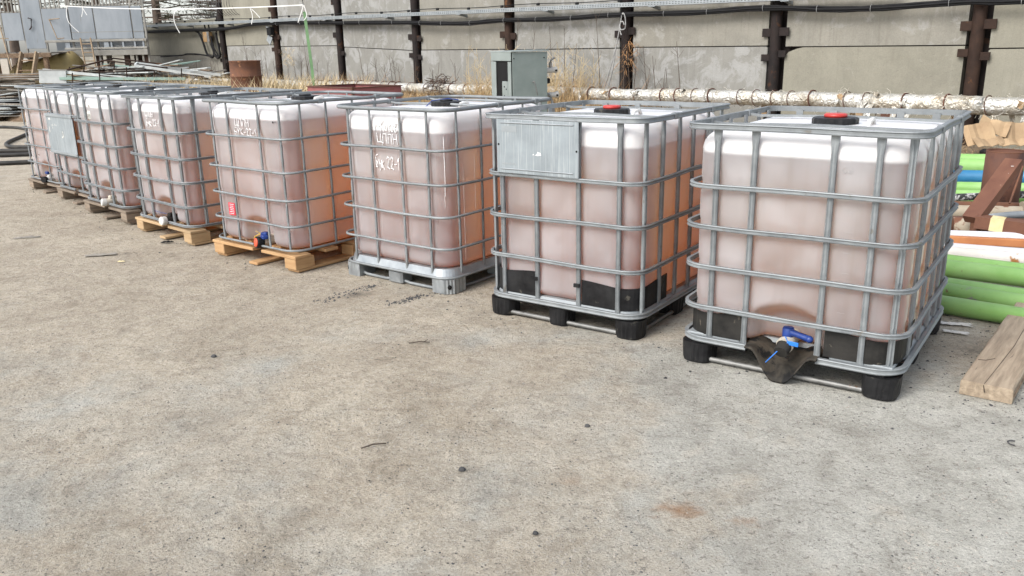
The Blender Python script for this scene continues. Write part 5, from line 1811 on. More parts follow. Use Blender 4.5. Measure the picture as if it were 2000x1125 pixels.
for dx in (0, 0.30):
    obj('rail', MB().tube([(dx, 0, 0.9), (dx - 0.30, 0.55, 1.95)], 0.022, 6), 'rail_rust', lad)
for i in range(4):
    t = 0.15 + i * 0.23
    obj('rung', MB().tube([(-0.30 * t, 0.55 * t, 0.9 + 1.05 * t), (0.30 - 0.30 * t, 0.55 * t, 0.9 + 1.05 * t)], 0.015, 5), 'rail_rust', lad)
obj('foot', MB().box((0.15, 0.0, 0.45), (0.4, 0.08, 0.9)), 'wood_brown', lad)
# old yellow tank under the platform
yt = tag(empty('yellow_tank', (-13.95, 25.6, 0)), 'stained yellow steel tank lying in the shade under the platform', 'tank')
obj('shell', MB().lathe([(0.02, -0.75), (0.30, -0.70), (0.46, -0.58), (0.50, -0.45), (0.50, 1.2), (0.3, 1.35)], 24, Matrix.Translation((0, 0, 0.86)) @ Matrix.Rotation(R(78), 4, 'Y')), 'tank_yellow', yt)
obj('rim', MB().tube([(-0.42 + 0.1 * math.sin(a), 0.50 * math.cos(a) , 0.95 + 0.50 * math.sin(a)) for a in [2 * PI * k / 24 for k in range(24)]], 0.016, 6, closed=True), 'rail_rust', yt)
obj('saddle', MB().box((0.3, 0, 0.19), (0.2, 0.9, 0.38)).box((-0.5, 0, 0.19), (0.2, 0.9, 0.38)), 'concrete_mid', yt)

# ------------------------------------------------------------------ scrap pile behind the tanks
def scrap_board(x, y, z, L, w, t, rz, ry, mat, name, label, cat, group):
    o = obj(name, MB().box((0, 0, 0), (w, L, t), ch=min(0.004, t * 0.3)), mat, None, (x, y, z), (R(ry), 0, R(rz)))
    return tag(o, label, cat, group)


random.seed(21)
# heap at the far left, on a low pallet
pl0 = tag(empty('old_pallet', (-12.15, 20.6, 0)), 'old timber pallet under a stack of pale sheets at the left edge', 'pallet')
for x in (-0.9, -0.05, 0.8):
    obj('bearer', MB().box((x, 0, 0.06), (0.16, 1.0, 0.11)), 'wood_brown', pl0)
for y in (-0.42, 0.0, 0.42):
    obj('board', MB().box((0, y, 0.127), (1.95, 0.16, 0.022)), 'wood_grey', pl0)
z = 0.15
for i in range(11):
    w = rnd(0.9, 1.5)
    mt = ('sheet_white', 'galv_dull', 'sheet_white', 'wood_grey')[i % 4]
    o = obj('pale_sheet', MB().prism([(-w / 2, 0), (-w * 0.2, rnd(-0.006, 0.02)), (w * 0.2, rnd(-0.006, 0.02)), (w / 2, 0), (w / 2, 0.012), (0, 0.016 + rnd(0, 0.02)), (-w / 2, 0.012)], 0.9), mt, None, (-12.2 + rnd(-0.25, 0.3), 20.1 + rnd(-0.05, 0.1), z), (0, 0, rnd(-0.25, 0.25)))
    tag(o, 'pale flat sheet in the stack on the old pallet at the left edge', 'sheet', 'pale sheets stacked on the old pallet')
    z += 0.034
z0 = z
for i in range(26):
    L = rnd(1.2, 2.4)
    zz = z0 + 0.02 + i * 0.021
    scrap_board(-12.0 + rnd(-0.35, 0.25), 20.5 + rnd(-0.1, 0.5), zz, L, rnd(0.12, 0.26), 0.02, 90 + rnd(-14, 14), 0, ('wood_grey', 'wood_brown', 'wood_grey', 'sheet_white', 'wood_brown')[i % 5], 'loose_board', 'weathered board in the tall stack at the left edge', 'board', 'boards stacked at the left edge')
# main heap
heap = tag(obj('earth_mound', MB().lathe([(3.2, 0), (2.7, 0.30), (1.9, 0.62), (1.0, 0.80), (0.2, 0.86)], 26), 'wood_brown', None, (-9.3, 21.2, -0.02)), 'low brown mound under the heap of scrap timber', 'mound')
heap.scale = (1.0, 0.55, 1.12)


def mound_z(x, y):
    r = math.hypot(x + 9.3, (y - 21.2) / 0.55)
    pr = [(0.2, 0.86), (1.0, 0.80), (1.9, 0.62), (2.7, 0.30), (3.2, 0.0)]
    if r < 0.2:
        return 0.86
    for (a, za), (b, zb) in zip(pr, pr[1:]):
        if r <= b:
            return za + (zb - za) * (r - a) / (b - a) - 0.02
    return 0.0


kinds = (('wood_grey', 'grey weathered board on the scrap heap behind the tanks'), ('sheet_white', 'white painted board on the scrap heap behind the tanks'), ('wood_brown', 'dark brown board on the scrap heap behind the tanks'), ('sheet_green', 'faded green board on the scrap heap behind the tanks'))
for i in range(64):
    x, y = rnd(-11.2, -7.2), rnd(20.0, 22.0)
    k = (0, 1, 2, 1, 0, 2, 3, 1)[i % 8]
    L = rnd(1.0, 2.6)
    z = mound_z(x, y) * 1.12 + 0.08 + 0.24 * (i / 64)
    rz = rnd(55, 125) if i % 4 else rnd(0, 180)
    scrap_board(x, y, z, L, rnd(0.06, 0.2), 0.025, rz, rnd(-10, 10), kinds[k][0], 'loose_board', kinds[k][1], 'board', 'boards on the scrap heap: ' + kinds[k][0].replace('_', ' '))
wpn = tag(obj('white_board', MB().box((0, 0, 0), (0.58, 0.03, 0.30), ch=0.004), 'sheet_white', None, (-10.35, 19.6, 1.02), (R(-12), R(2), R(8))), 'clean white rectangular board standing in the scrap heap', 'board')
obj('edge_strip', MB().box((0, -0.018, 0.148), (0.62, 0.012, 0.02)), 'shed_beam', wpn)
# long white frames lying over the heap
for i, (xa, ya, za, xb, yb, zb, lab) in enumerate(((-10.6, 19.7, 1.17, -8.2, 19.7, 0.90, 'long white strip sloping down to the right across the scrap heap'), (-8.75, 20.3, 1.22, -7.0, 20.3, 0.93, 'white window frame leaning at the right end of the scrap heap'), (-10.2, 19.6, 0.98, -7.3, 19.5, 0.92, 'faded green strip along the front of the scrap heap'))):
    a, b = Vector((xa, ya, za)), Vector((xb, yb, zb))
    e = b - a
    mtx = ('sheet_white', 'sheet_white', 'sheet_green')[i]
    rt_ = tag(empty('scrap_frame', a), lab, 'frame')
    obj('bar', MB().tube([(0, 0, 0), e], 0.03, prof=[(-0.02, -0.03), (0.02, -0.03), (0.02, 0.03), (-0.02, 0.03)], smooth=False), mtx, rt_)
    if i == 1:
        obj('bar', MB().tube([(-0.05, 0.25, 0.05), e + Vector((0.15, 0.25, 0.03))], 0.03, prof=[(-0.02, -0.03), (0.02, -0.03), (0.02, 0.03), (-0.02, 0.03)], smooth=False), mtx, rt_)
        obj('end_bar', MB().tube([(0, 0, 0.0), (-0.05, 0.25, 0.05)], 0.03, prof=[(-0.02, -0.03), (0.02, -0.03), (0.02, 0.03), (-0.02, 0.03)], smooth=False), mtx, rt_)
# dark steel lattice frame over the heap
lf = tag(empty('steel_lattice', (-9.6, 20.4, 1.05)), 'dark rusty lattice frame lying on top of the scrap heap', 'frame')
for (a, b) in (((-1.0, 0, 0.06), (0.1, 0, 0.30)), ((0.1, 0, 0.30), (1.5, 0.1, 0.10)), ((-1.0, 0.5, 0.10), (0.1, 0.5, 0.34)), ((0.1, 0.5, 0.34), (1.5, 0.6, 0.14)), ((-0.7, 0, 0.02), (1.3, 0, 0.05)), ((-0.9, 0.3, 0.05), (1.4, 0.3, 0.10)), ((-1.0, 0, 0.06), (-1.0, 0.5, 0.10)), ((1.5, 0.1, 0.1), (1.5, 0.6, 0.14)), ((0.1, 0, 0.3), (0.1, 0.5, 0.34))):
    obj('bar', MB().tube([a, b], 0.018, 5), 'post_rust', lf)
for i in range(7):
    x = -0.8 + i * 0.36
    zt = 0.08 + 0.24 * (1 - min(1, abs(x - 0.1) / 1.4))
    obj('bar', MB().tube([(x, 0, 0.0), (x + 0.05, 0.02, zt)], 0.013, 5), 'post_rust', lf)
for i in range(5):
    x = -9.9 + i * 0.62
    pk = tag(obj('steel_peg', MB().tube([(0, 0, 0), (0.03, 0.0, 0.24 + 0.05 * (i % 3))], 0.013, 5).tube([(0, 0, 0.17), (0.5, 0.05, 0.10)], 0.012, 5), 'post_rust', None, (x, 19.55, 0.86)), 'short dark steel rod sticking up from the front of the scrap heap', 'rod', 'steel rods in the scrap heap')

# black hoses on the ground at the left
for i, (pts, lab) in enumerate((([(-13.5, 19.4), (-11.4, 18.4), (-10.4, 17.95), (-9.55, 16.9), (-9.3, 16.2), (-8.9, 15.0), (-8.55, 14.35), (-8.2, 14.1), (-7.4, 14.1), (-6.4, 14.3)], 'black hose bent into a loop, farthest of the hoses at left'),
                                ([(-11.5, 13.75), (-9.5, 13.72), (-8.2, 13.6), (-7.3, 13.6), (-6.2, 13.9)], 'straight black hose, second farthest of the hoses at left'),
                                ([(-11.3, 13.2), (-9.5, 12.85), (-8.0, 12.98), (-7.3, 13.1), (-6.2, 13.4)], 'straight black hose, second nearest of the hoses at left'),
                                ([(-10.5, 11.9), (-8.5, 11.9), (-7.2, 12.0), (-6.7, 12.2), (-5.8, 12.8)], 'nearest black hose on the sand at left'))):
    pts3 = smooth_path([Vector((x, y, 0.03)) for x, y in pts], 6)
    c = pts3[len(pts3) // 2].copy()
    tag(obj('black_hose', MB().tube([p - c for p in pts3], 0.032, 8), 'hose', None, c), lab, 'hose', 'black hoses on the sand')

# ------------------------------------------------------------------ pipe store at the right
random.seed(5)


def store_pipe(p, ang, L0, L1, r, z, mat, label, name='steel_pipe', cat='pipe', slope=0.0):
    d = Vector((math.cos(R(ang)), math.sin(R(ang)), slope))
    a = Vector((p[0], p[1], z)) - d * L0
    b = Vector((p[0], p[1], z)) + d * L1
    o = obj(name, MB().pipe((0, 0, 0), b - a, r, r * 0.86), mat, None, a)
    if z - r > 0.02:
        q = Vector((p[0], p[1], 0)) + d * 1.6
        tag(obj('timber_bearer', MB().box((0, 0, (z - r) / 2), (0.14, 0.16, z - r), ch=0.003), 'wood_brown', None, (q.x, q.y, 0), (0, 0, R(ang))), 'timber block holding up a painted pipe', 'timber', 'blocks under the pipes')
    return tag(o, label, cat, 'painted pipes beside the nearest tank')


store_pipe((2.554, 4.445), -39, 0.35, 3.0, 0.052, 0.052, 'pipe_green', 'bright green pipe lying lowest and nearest beside the plank')
store_pipe((2.693, 4.706), -41, 0.40, 3.0, 0.052, 0.052, 'pipe_green_worn', 'bright green pipe with a large peeled rusty patch')
store_pipe((2.760, 4.835), -40, 0.40, 3.0, 0.050, 0.050, 'pipe_green', 'bright green pipe half hidden just behind the peeled one')
store_pipe((2.902, 5.107), -36, 0.40, 3.0, 0.058, 0.085, 'pipe_green', 'thick bright green pipe raised above the others')
store_pipe((3.060, 5.400), -37, 0.40, 3.0, 0.050, 0.050, 'pipe_green', 'bright green pipe right behind the thick raised one')
store_pipe((3.191, 5.643), -31, 0.40, 3.0, 0.050, 0.050, 'pipe_rustwhite', 'white pipe with rust patches next to the green pipes')
store_pipe((3.275, 5.790), -27, 0.40, 3.0, 0.045, 0.046, 'pipe_white', 'pale grey pipe below the orange bar')
ob = tag(obj('orange_bar', MB().box((1.5, 0, 0), (3.8, 0.05, 0.055), ch=0.004), 'bar_orange', None, (3.20, 5.895, 0.102), (0, 0, R(-19))), 'flat orange steel bar between two pale pipes', 'bar')
store_pipe((3.401, 6.060), -15, 0.4, 3.0, 0.037, 0.090, 'pipe_white', 'pale grey pipe behind the orange bar')
for i, (x, y) in enumerate(((3.35, 4.45), (4.6, 4.0), (3.6, 5.2))):
    tag(obj('timber_bearer', MB().box((0, 0, 0.02), (0.10, 2.4, 0.04), ch=0.004), 'wood_brown', None, (x + 0.6, y + 0.5, -0.016), (0, 0, R(58))), 'flat timber under the painted pipes', 'timber', 'timbers under the pipes')
# rusty flanged pipe and bars farther back
fp = tag(empty('flanged_pipe', (3.53, 6.42, 0.078), R(-18)), 'pale rusty pipe with a flange lying behind the brown beam', 'pipe')
obj('pipe', MB().pipe((-0.25, 0, 0), (1.6, 0, 0), 0.075, 0.062), 'pipe_pale', fp)
obj('rusty_end', MB().pipe((-0.27, 0, 0), (-0.05, 0, 0), 0.0775, 0.06), 'rust', fp)
fp2 = tag(empty('pale_pipe', (4.08, 6.90, 0.09), R(-12)), 'pale pipe with a thick collar behind the diagonal brown beam', 'pipe')
obj('pipe', MB().pipe((-0.6, 0, 0), (1.2, 0, 0), 0.055, 0.045), 'pipe_pale', fp2)
obj('collar', MB().pipe((0.20, 0, 0), (0.50, 0, 0), 0.095, 0.05), 'pipe_pale', fp2)
tag(obj('rust_bar', MB().pipe((-0.1, 0, 0), (0.55, 0, 0), 0.032, 0.022), 'rust', None, (3.86, 7.05, 0.13), (0, 0, R(-14))), 'short rusty tube end behind the nearest tank', 'pipe')
tag(obj('rust_angle', MB().box((0.6, 0, 0), (2.2, 0.08, 0.06), ch=0.004), 'rust', None, (3.66, 6.75, 0.06), (0, 0, R(-17))), 'low rusty steel bar behind the flanged pipe', 'bar')
tag(obj('speckled_pole', MB().tube([(-0.3, 0, 0), (0.5, 0, 0.02), (2.0, 0, 0.09)], 0.033, 10), 'pole_bw', None, (4.10, 7.40, 0.125), (0, 0, R(-1))), 'black pole speckled with white paint crossing behind the brown beam', 'pole')
tag(obj('grey_hose', MB().tube(smooth_path([(-0.3, 0, 0.0), (0.0, 0.02, 0.05), (0.3, 0.0, 0.06), (0.9, -0.05, 0.0)], 5), 0.032, 8), 'galv_dull', None, (4.05, 6.72, 0.04), (0, 0, R(-6))), 'pale grey hose lying under the brown beam', 'hose')
store_pipe((4.318, 7.775), -13, 0.4, 3.0, 0.058, 0.070, 'pipe_green', 'green pipe nearest the black and white pole')
store_pipe((4.428, 7.991), -14, 0.4, 3.0, 0.056, 0.112, 'pipe_green', 'green pipe just in front of the blue pipe')
store_pipe((4.565, 8.264), -15, 0.4, 3.0, 0.068, 0.172, 'pipe_blue', 'blue pipe lying among the green pipes')
store_pipe((4.670, 8.482), -18, 0.4, 3.0, 0.076, 0.250, 'pipe_green', 'thick green pipe behind the blue pipe')
store_pipe((4.760, 8.690), -16, 0.4, 3.0, 0.070, 0.275, 'pipe_green', 'green pipe farthest back by the dry straw')
stub = tag(empty('rusty_stub', (4.302, 7.24, 0)), 'upright length of wide rusty brown steel pipe, open at the top', 'pipe')
obj('shell', MB().pipe((0, 0, 0), (0, 0, 0.557), 0.152, 0.144, 36), 'rust_dark', stub)
obj('rim', MB().tube([(0.148 * math.cos(a), 0.148 * math.sin(a), 0.558) for a in [2 * PI * k / 30 for k in range(30)]], 0.006, 6, closed=True), 'rust', stub)
# brown channel beam frame: one leg on the ground, one slanting up
bm = tag(empty('brown_beam', (3.523, 6.185, 0.0)), 'brown painted steel beam with one arm slanting up and yellow paint marks', 'beam')
pA, pB = Vector((0.0, 0.0, 0.175)), Vector((0.75, -0.55, 0.125))
pC = Vector((0.398, 0.278, 0.575))
obj('lower_arm', MB().tube([pA, pB], 0.05, prof=[(-0.065, -0.045), (0.065, -0.045), (0.065, 0.045), (-0.065, 0.045)], smooth=False), 'beam_paint', bm)
obj('raised_arm', MB().tube([pA + Vector((-0.015, 0.03, 0.0)), pC], 0.05, prof=[(-0.065, -0.035), (0.065, -0.035), (0.065, 0.035), (-0.065, 0.035)], smooth=False), 'beam_paint', bm)
e = (pB - pA).normalized()
obj('yellow_mark', MB().tube([pA + e * 0.10, pA + e * 0.19], 0.05, prof=[(-0.067, -0.047), (0.067, -0.047), (0.067, 0.047), (-0.067, 0.047)], smooth=False), 'chip_yellow', bm)
obj('yellow_mark', MB().tube([pA + e * 0.40, pA + e * 0.46], 0.05, prof=[(-0.067, -0.047), (0.067, -0.047), (0.067, 0.047), (-0.067, 0.047)], smooth=False), 'chip_yellow', bm)
e2 = (pC - pA).normalized()
wsm = MB()
for i in range(7):
    p = pA + e2 * (0.40 + i * 0.026) + Vector((0.0, -0.034, 0.012))
    wsm.box(p + Vector((rnd(-0.012, 0.012), 0.0, rnd(-0.012, 0.012))), (0.022, 0.010, 0.008), rz=rnd(0, 3), ch=0.002)
obj('paint_splash', wsm, 'sticker', bm)
obj('thin_rod', MB().tube([pA + Vector((0.20, -0.06, 0.14)), pC + Vector((0.04, -0.07, 0.05))], 0.008, 6), 'rust', bm)
obj('prop', MB().box((0.05, 0.02, 0.075), (0.10, 0.10, 0.15)), 'rust', bm)
obj('prop', MB().box((0.66, -0.484, 0.04), (0.08, 0.08, 0.08)), 'rust', bm)
# wooden plank in the right foreground
pk = MB()
pw, pL, pt = 0.205, 2.6, 0.068
vs, fs = [], []
NS = 26
for i in range(NS + 1):
    x = pL * i / NS
    for (yy, zz) in ((-pw / 2, 0), (pw / 2, 0), (pw / 2, pt - 0.006), (pw / 2 - 0.006, pt), (0.02, pt + 0.0005), (-pw / 2 + 0.006, pt), (-pw / 2, pt - 0.006)):
        j = 0.0035 * noise.noise((x * 6, yy * 30, zz * 20))
        vs.append((x + (0.010 * noise.noise((yy * 22, zz * 30, 4.0)) if i == 0 else 0), yy + j, max(0.0, zz + j * 0.5 * (zz > 0))))
for i in range(NS):
    for k in range(7):
        k2 = (k + 1) % 7
        fs.append((i * 7 + k, i * 7 + k2, (i + 1) * 7 + k2, (i + 1) * 7 + k))
fs += [tuple(range(6, -1, -1)), tuple(NS * 7 + k for k in range(7))]
pk.add(vs, fs, False)
plk = tag(obj('timber_plank', pk, 'plank', None, (2.05, 3.34, 0.0), (0, 0, R(51))), 'thick weathered timber plank on the ground at the right edge', 'plank')
crk = MB()
crk.tube([(0.0, 0.01, pt), (0.25, 0.0, pt + 0.0012), (0.6, -0.012, pt + 0.0012), (1.0, -0.008, pt + 0.001), (1.6, 0.01, pt + 0.0008)], 0.0013, 4)
crk.tube([(-0.003, 0.012, pt * 0.92), (-0.004, 0.004, 0.03)], 0.0018, 4)
crk.tube([(0.30, 0.09, pt + 0.0005), (0.31, 0.06, pt + 0.001), (0.36, 0.03, pt + 0.0005)], 0.0015, 4)
obj('crack', crk, 'twig', plk)
obj('bark_edge', MB().tube([(0.02, -pw / 2 + 0.004, pt * 0.45), (0.7, -pw / 2, pt * 0.5), (1.5, -pw / 2 + 0.003, pt * 0.4)], 0.008, 5), 'wood_brown', plk)

# cardboard sheets on the straw
random.seed(11)
cbs = (((5.84, 10.48, 0.34), 0.34, 0.27, (64, -6, 6), 'creased cardboard sheet leaning at the left of the cardboard heap'),
       ((6.06, 10.55, 0.41), 0.33, 0.24, (46, 20, -24), 'cardboard sheet tilted up in the middle of the heap'),
       ((6.30, 10.48, 0.36), 0.30, 0.26, (52, 8, -12), 'cardboard sheet at the right of the heap by the frame edge'),
       ((5.92, 10.36, 0.24), 0.36, 0.16, (35, 0, 8), 'long folded cardboard strip at the front of the heap'),
       ((6.18, 10.30, 0.24), 0.34, 0.15, (30, 5, -6), 'flat cardboard piece at the front right of the heap'))
for (p, w, h_, rot, lab) in cbs:
    vs = []
    for i in range(7):
        for j in range(5):
            x, y = w * (i / 6 - 0.5), h_ * (j / 4 - 0.5)
            z = 0.035 * abs(math.sin(i * 0.9 + p[0] * 7)) + 0.02 * noise.noise((x * 5, y * 5, p[0])) + (0.05 * (i / 6) ** 3)
            vs.append((x + 0.012 * noise.noise((x * 9, y * 9, 5)), y + (0.03 * noise.noise((x * 12, p[1], 1)) if j in (0, 4) else 0), z))
    fs = [(i * 5 + j, (i + 1) * 5 + j, (i + 1) * 5 + j + 1, i * 5 + j + 1) for i in range(6) for j in range(4)]
    o = obj('cardboard_sheet', MB().add(vs, fs, False), 'cardboard', None, p, tuple(R(a) for a in rot))
    md = o.modifiers.new('thick', 'SOLIDIFY')
    md.thickness = 0.008
    tag(o, lab, 'cardboard', 'cardboard on the straw')
tag(obj('black_bag', MB().lathe([(0.03, 0), (0.07, 0.02), (0.075, 0.045), (0.03, 0.075)], 12, None, False, -0.15), 'black_dusty', None, (5.78, 10.15, 0.13)), 'small crumpled dark bag among the cardboard', 'bag')
# straw bank below the pipe
random.seed(8)
bank = MB()
vs, fs = [], []
NX, NY = 40, 10
for i in range(NX + 1):
    for j in range(NY + 1):
        s = -12 + 26 * i / NX
        off = 0.35 + 2.3 * j / NY
        h_ = 0.16 * math.sin(PI * j / NY) ** 0.8 * (0.7 + 0.5 * noise.noise((s * 0.7, off, 0)))
        if j in (0, NY):
            h_ = -0.03
        p = wp(s, off, h_)
        vs.append(p)
for i in range(NX):
    for j in range(NY):
        fs.append((i * (NY + 1) + j, i * (NY + 1) + j + 1, (i + 1) * (NY + 1) + j + 1, (i + 1) * (NY + 1) + j))
bank.add(vs, fs, True)
pm('bank_soil', (0.14, 0.10, 0.065), (0.27, 0.205, 0.13), 6, 0.95, 0, 0.8, 24, bdist=0.02)
tag(obj('verge', bank, 'bank_soil'), kind='structure')


# ------------------------------------------------------------------ dry vegetation
def blade(mb, p, d, L, w, bend):
    p = Vector(p)
    side_ = Vector((-d.y, d.x, 0))
    if side_.length < 1e-4:
        side_ = Vector((1, 0, 0))
    a = rnd(0, PI)
    side_ = Vector((math.cos(a), math.sin(a), 0)) * w
    m1 = p + d * (L * 0.55)
    e = p + d * L + Vector((math.cos(bend), math.sin(bend), -0.35)) * (L * 0.25)
    mb.add([p - side_, p + side_, m1 + side_ * 0.7, m1 - side_ * 0.7, e], [(0, 1, 2, 3), (3, 2, 4)])


def tufts(name, mat, n, sfun, hfun, lean, w, label, cat, lying=False):
    mb = MB()
    for i in range(n):
        s, off, z = sfun(i)
        L = hfun(s)
        if lying:
            d = Vector((rnd(-1, 1), rnd(-1, 1), rnd(-0.05, 0.35))).normalized()
        else:
            d = Vector((rnd(-lean, lean), rnd(-lean, lean), 1)).normalized()
        blade(mb, wp(s, off, z), d, L, w, rnd(0, 2 * PI))
    return tag(obj(name, mb, mat), label, cat, kind='stuff')


def sc(lo, hi, o0, o1, z0=0.0, z1=0.05):
    def f(i):
        return rnd(lo, hi), rnd(o0, o1), rnd(z0, z1)
    return f


random.seed(31)
clumps = [(rnd(-4.6, 4.0), rnd(0.35, 2.0)) for _ in range(46)]


def clumpy(i):
    c = clumps[i % len(clumps)]
    return c[0] + random.gauss(0, 0.16), max(0.3, c[1] + random.gauss(0, 0.14)), 0.05


tufts('dry_grass', 'straw', 6000, clumpy, lambda s: rnd(0.30, 0.85) * (1.35 if 0.5 < s < 3.2 else 0.95), 0.30, 0.006, 'dry straw coloured grass growing along the pipe and fence', 'grass')
tufts('dry_reeds', 'reed', 2800, sc(-7.5, -1.2, 2.4, 5.2), lambda s: rnd(0.75, 1.18), 0.24, 0.014, 'pale dry reeds around the rusty barrel', 'reeds')
tufts('rust_grass', 'rusty_grass', 2800, lambda i: (random.choice((rnd(-13, 4.2), random.gauss(-5.2, 0.9), random.gauss(1.6, 0.8), random.gauss(-13.5, 0.7))), rnd(0.12, 0.85), 0.0), lambda s: rnd(0.4, 1.15), 0.32, 0.0055, 'rust coloured dry grass at the foot of the fence', 'grass')
tufts('straw_litter', 'straw', 2600, sc(3.5, 12.5, 1.15, 3.6, 0.08, 0.17), lambda s: rnd(0.10, 0.34), 1, 0.004, 'flattened straw covering the ground behind the pipes', 'straw', True)
tufts('dark_litter', 'stalk', 1200, sc(3.5, 12.5, 1.15, 3.2, 0.10, 0.19), lambda s: rnd(0.10, 0.34), 1, 0.003, 'dark dead stems lying on the straw', 'stems', True)
# branching yellow weeds right of the cabinet
wd = MB()
for i in range(150):
    s, off = rnd(0.5, 3.0), rnd(0.5, 2.0)
    p = Vector(wp(s, off, 0))
    Ht = rnd(0.7, 1.45)
    top_ = p + Vector((rnd(-0.2, 0.2), rnd(-0.15, 0.15), Ht))
    mid_ = (p + top_) / 2 + Vector((rnd(-0.06, 0.06), rnd(-0.06, 0.06), 0))
    wd.tube([p, mid_, top_], [0.007, 0.005, 0.002], 4, caps=False)
    for k in range(9):
        t = rnd(0.35, 1.0)
        q_ = p + (top_ - p) * t
        wd.tube([q_, q_ + Vector((rnd(-0.16, 0.16), rnd(-0.16, 0.16), rnd(0.04, 0.2)))], 0.0032, 3, caps=False)
tag(obj('yellow_weeds', wd, 'reed'), 'branching yellow weeds between the cabinet and the rope', 'weeds', kind='stuff')
# bare dark stems in front of the panels
ds = MB()
for (lo, hi, n, h0, h1) in ((-10.3, -6.6, 15, 1.0, 2.0), (-4.6, -3.2, 8, 0.9, 1.6), (-0.2, 2.7, 9, 1.2, 2.1), (3.1, 4.6, 10, 1.0, 1.55), (-6.5, -1.0, 14, 0.6, 1.2), (-13.5, -10.5, 9, 0.8, 1.5)):
    for i in range(n):
        s = rnd(lo, hi)
        p = Vector(wp(s, rnd(0.12, 0.45), 0))
        Ht = rnd(h0, h1)
        lean = Vector((rnd(-0.14, 0.14), rnd(-0.05, 0.05), 1)) * Ht
        pts = [p, p + lean * 0.5 + Vector((rnd(-0.02, 0.02), 0, 0)), p + lean]
        ds.tube(pts, [0.009, 0.007, 0.003], 4, caps=False)
        for k in range(4):
            q_ = p + lean * rnd(0.4, 0.95)
            ds.tube([q_, q_ + Vector((rnd(-0.15, 0.15), rnd(-0.08, 0.08), rnd(0.05, 0.25)))], 0.003, 3, caps=False)
tag(obj('bare_stems', ds, 'stalk'), 'thin dark bare stems growing against the concrete panels', 'stems', kind='stuff')
# two dead bushes
for (s, off, n, rr, hh, mt, lab) in ((-15.2, 1.0, 420, 0.55, 0.95, 'rusty_grass', 'round orange brown dead bush left of the hanging cables'), (-8.9 + 0.9, 0.16, 120, 0.15, 0.5, 'reed', 'pale withered vine hanging by the grey square cover'), (S0 - 6 + 0.22, 0.16, 160, 0.17, 0.55, 'rusty_grass', 'brown withered vine clinging to the post with the rope')):
    mb = MB()
    hang = 'vine' in lab
    for i in range(n):
        a, r_ = rnd(0, 2 * PI), rr * math.sqrt(rnd(0, 1))
        z = (rnd(0.0, hh) + (1.25 if 'rope' in lab else 1.32) - 0.25) if hang else rnd(0, hh * (1 - 0.6 * r_ / rr))
        p = Vector((math.cos(a) * r_, math.sin(a) * r_ * (0.3 if hang else 1), z))
        d = Vector((math.cos(a) * 0.6, math.sin(a) * 0.6, rnd(-0.7, 0.6) if hang else rnd(0.3, 1.0))).normalized()
        blade(mb, p, d, rnd(0.08, 0.22), 0.006, rnd(0, 6))
    x, y, z = wp(s, off + 0.1, 0)
    tag(obj('dead_vine' if hang else 'dead_bush', mb, mt, None, (x, y, 0)), lab, 'vine' if hang else 'bush')


# ------------------------------------------------------------------ pines behind the fence
random.seed(77)


def pine(x, y, H, lab, dens=1.0):
    t = tag(empty('pine_tree', (x, y, 0)), lab, 'tree', 'pines behind the fence')
    tr_ = MB()
    lean = rnd(-0.03, 0.03)
    tr_.tube([(0, 0, -0.1), (lean * H * 0.3, 0, H * 0.3), (lean * H * 0.6, 0.05, H * 0.6), (lean * H, 0, H)], [0.22, 0.18, 0.12, 0.03], 10)
    lv = MB()
    nb_ = int(46 * dens)
    for i in range(nb_ + 34):
        z = 2.4 + (H - 2.6) * (i / nb_) if i < nb_ else rnd(2.5, 4.8)
        a = rnd(0, 2 * PI)
        L = (1.0 - (z / H)) * 2.6 + 0.5
        c = Vector((lean * z, 0, z))
        tip = c + Vector((math.cos(a) * L, math.sin(a) * L, rnd(-0.25, 0.35)))
        m_ = (c + tip) / 2 + Vector((0, 0, rnd(-0.1, 0.12)))
        tr_.tube([c, m_, tip], [0.035, 0.022, 0.008], 5, caps=False)
        for k in range(9):
            q_ = c + (tip - c) * rnd(0.25, 1.05) + Vector((rnd(-.25, .25), rnd(-.25, .25), rnd(-.15, .2)))
            for n_ in range(7):
                d = Vector((rnd(-1, 1), rnd(-1, 1), rnd(-0.5, 0.9))).normalized()
                blade(lv, q_, d, rnd(0.10, 0.20), 0.013, rnd(0, 6))
    obj('trunk', tr_, 'bark', t)
    obj('crown', lv, 'needles', t)


pine(-15.2, 38.0, 9.5, 'pine tree just right of the metal shed, behind the fence')
pine(-13.2, 40.5, 10.5, 'middle pine of those seen right of the metal shed')
pine(-11.7, 37.5, 9.0, 'rightmost pine, behind the coil of wire')
pine(-18.2, 39.0, 10.0, 'pine seen through the bars of the metal shed, on the right', 0.7)
pine(-21.0, 37.0, 9.0, 'pine seen through the bars of the metal shed, on the left', 0.7)
# coil of barbed wire on the low bay
cw = MB()
pts = []
for i in range(420):
    t = i / 420
    a = 2 * PI * t * 16
    s = -13.2 + 2.4 * t
    pts.append(Vector(wp(s, -0.1 + 0.33 * math.cos(a), 2.86 + 0.36 * math.sin(a))) - Vector(wp(-12.0, 0, 2.5)))
cw.tube(pts, 0.008, 4)
tag(obj('wire_coil', cw, 'wire', None, wp(-12.0, 0, 2.5)), 'coil of barbed wire on top of the low fence bay', 'wire')


# ------------------------------------------------------------------ small things on the ground
random.seed(99)


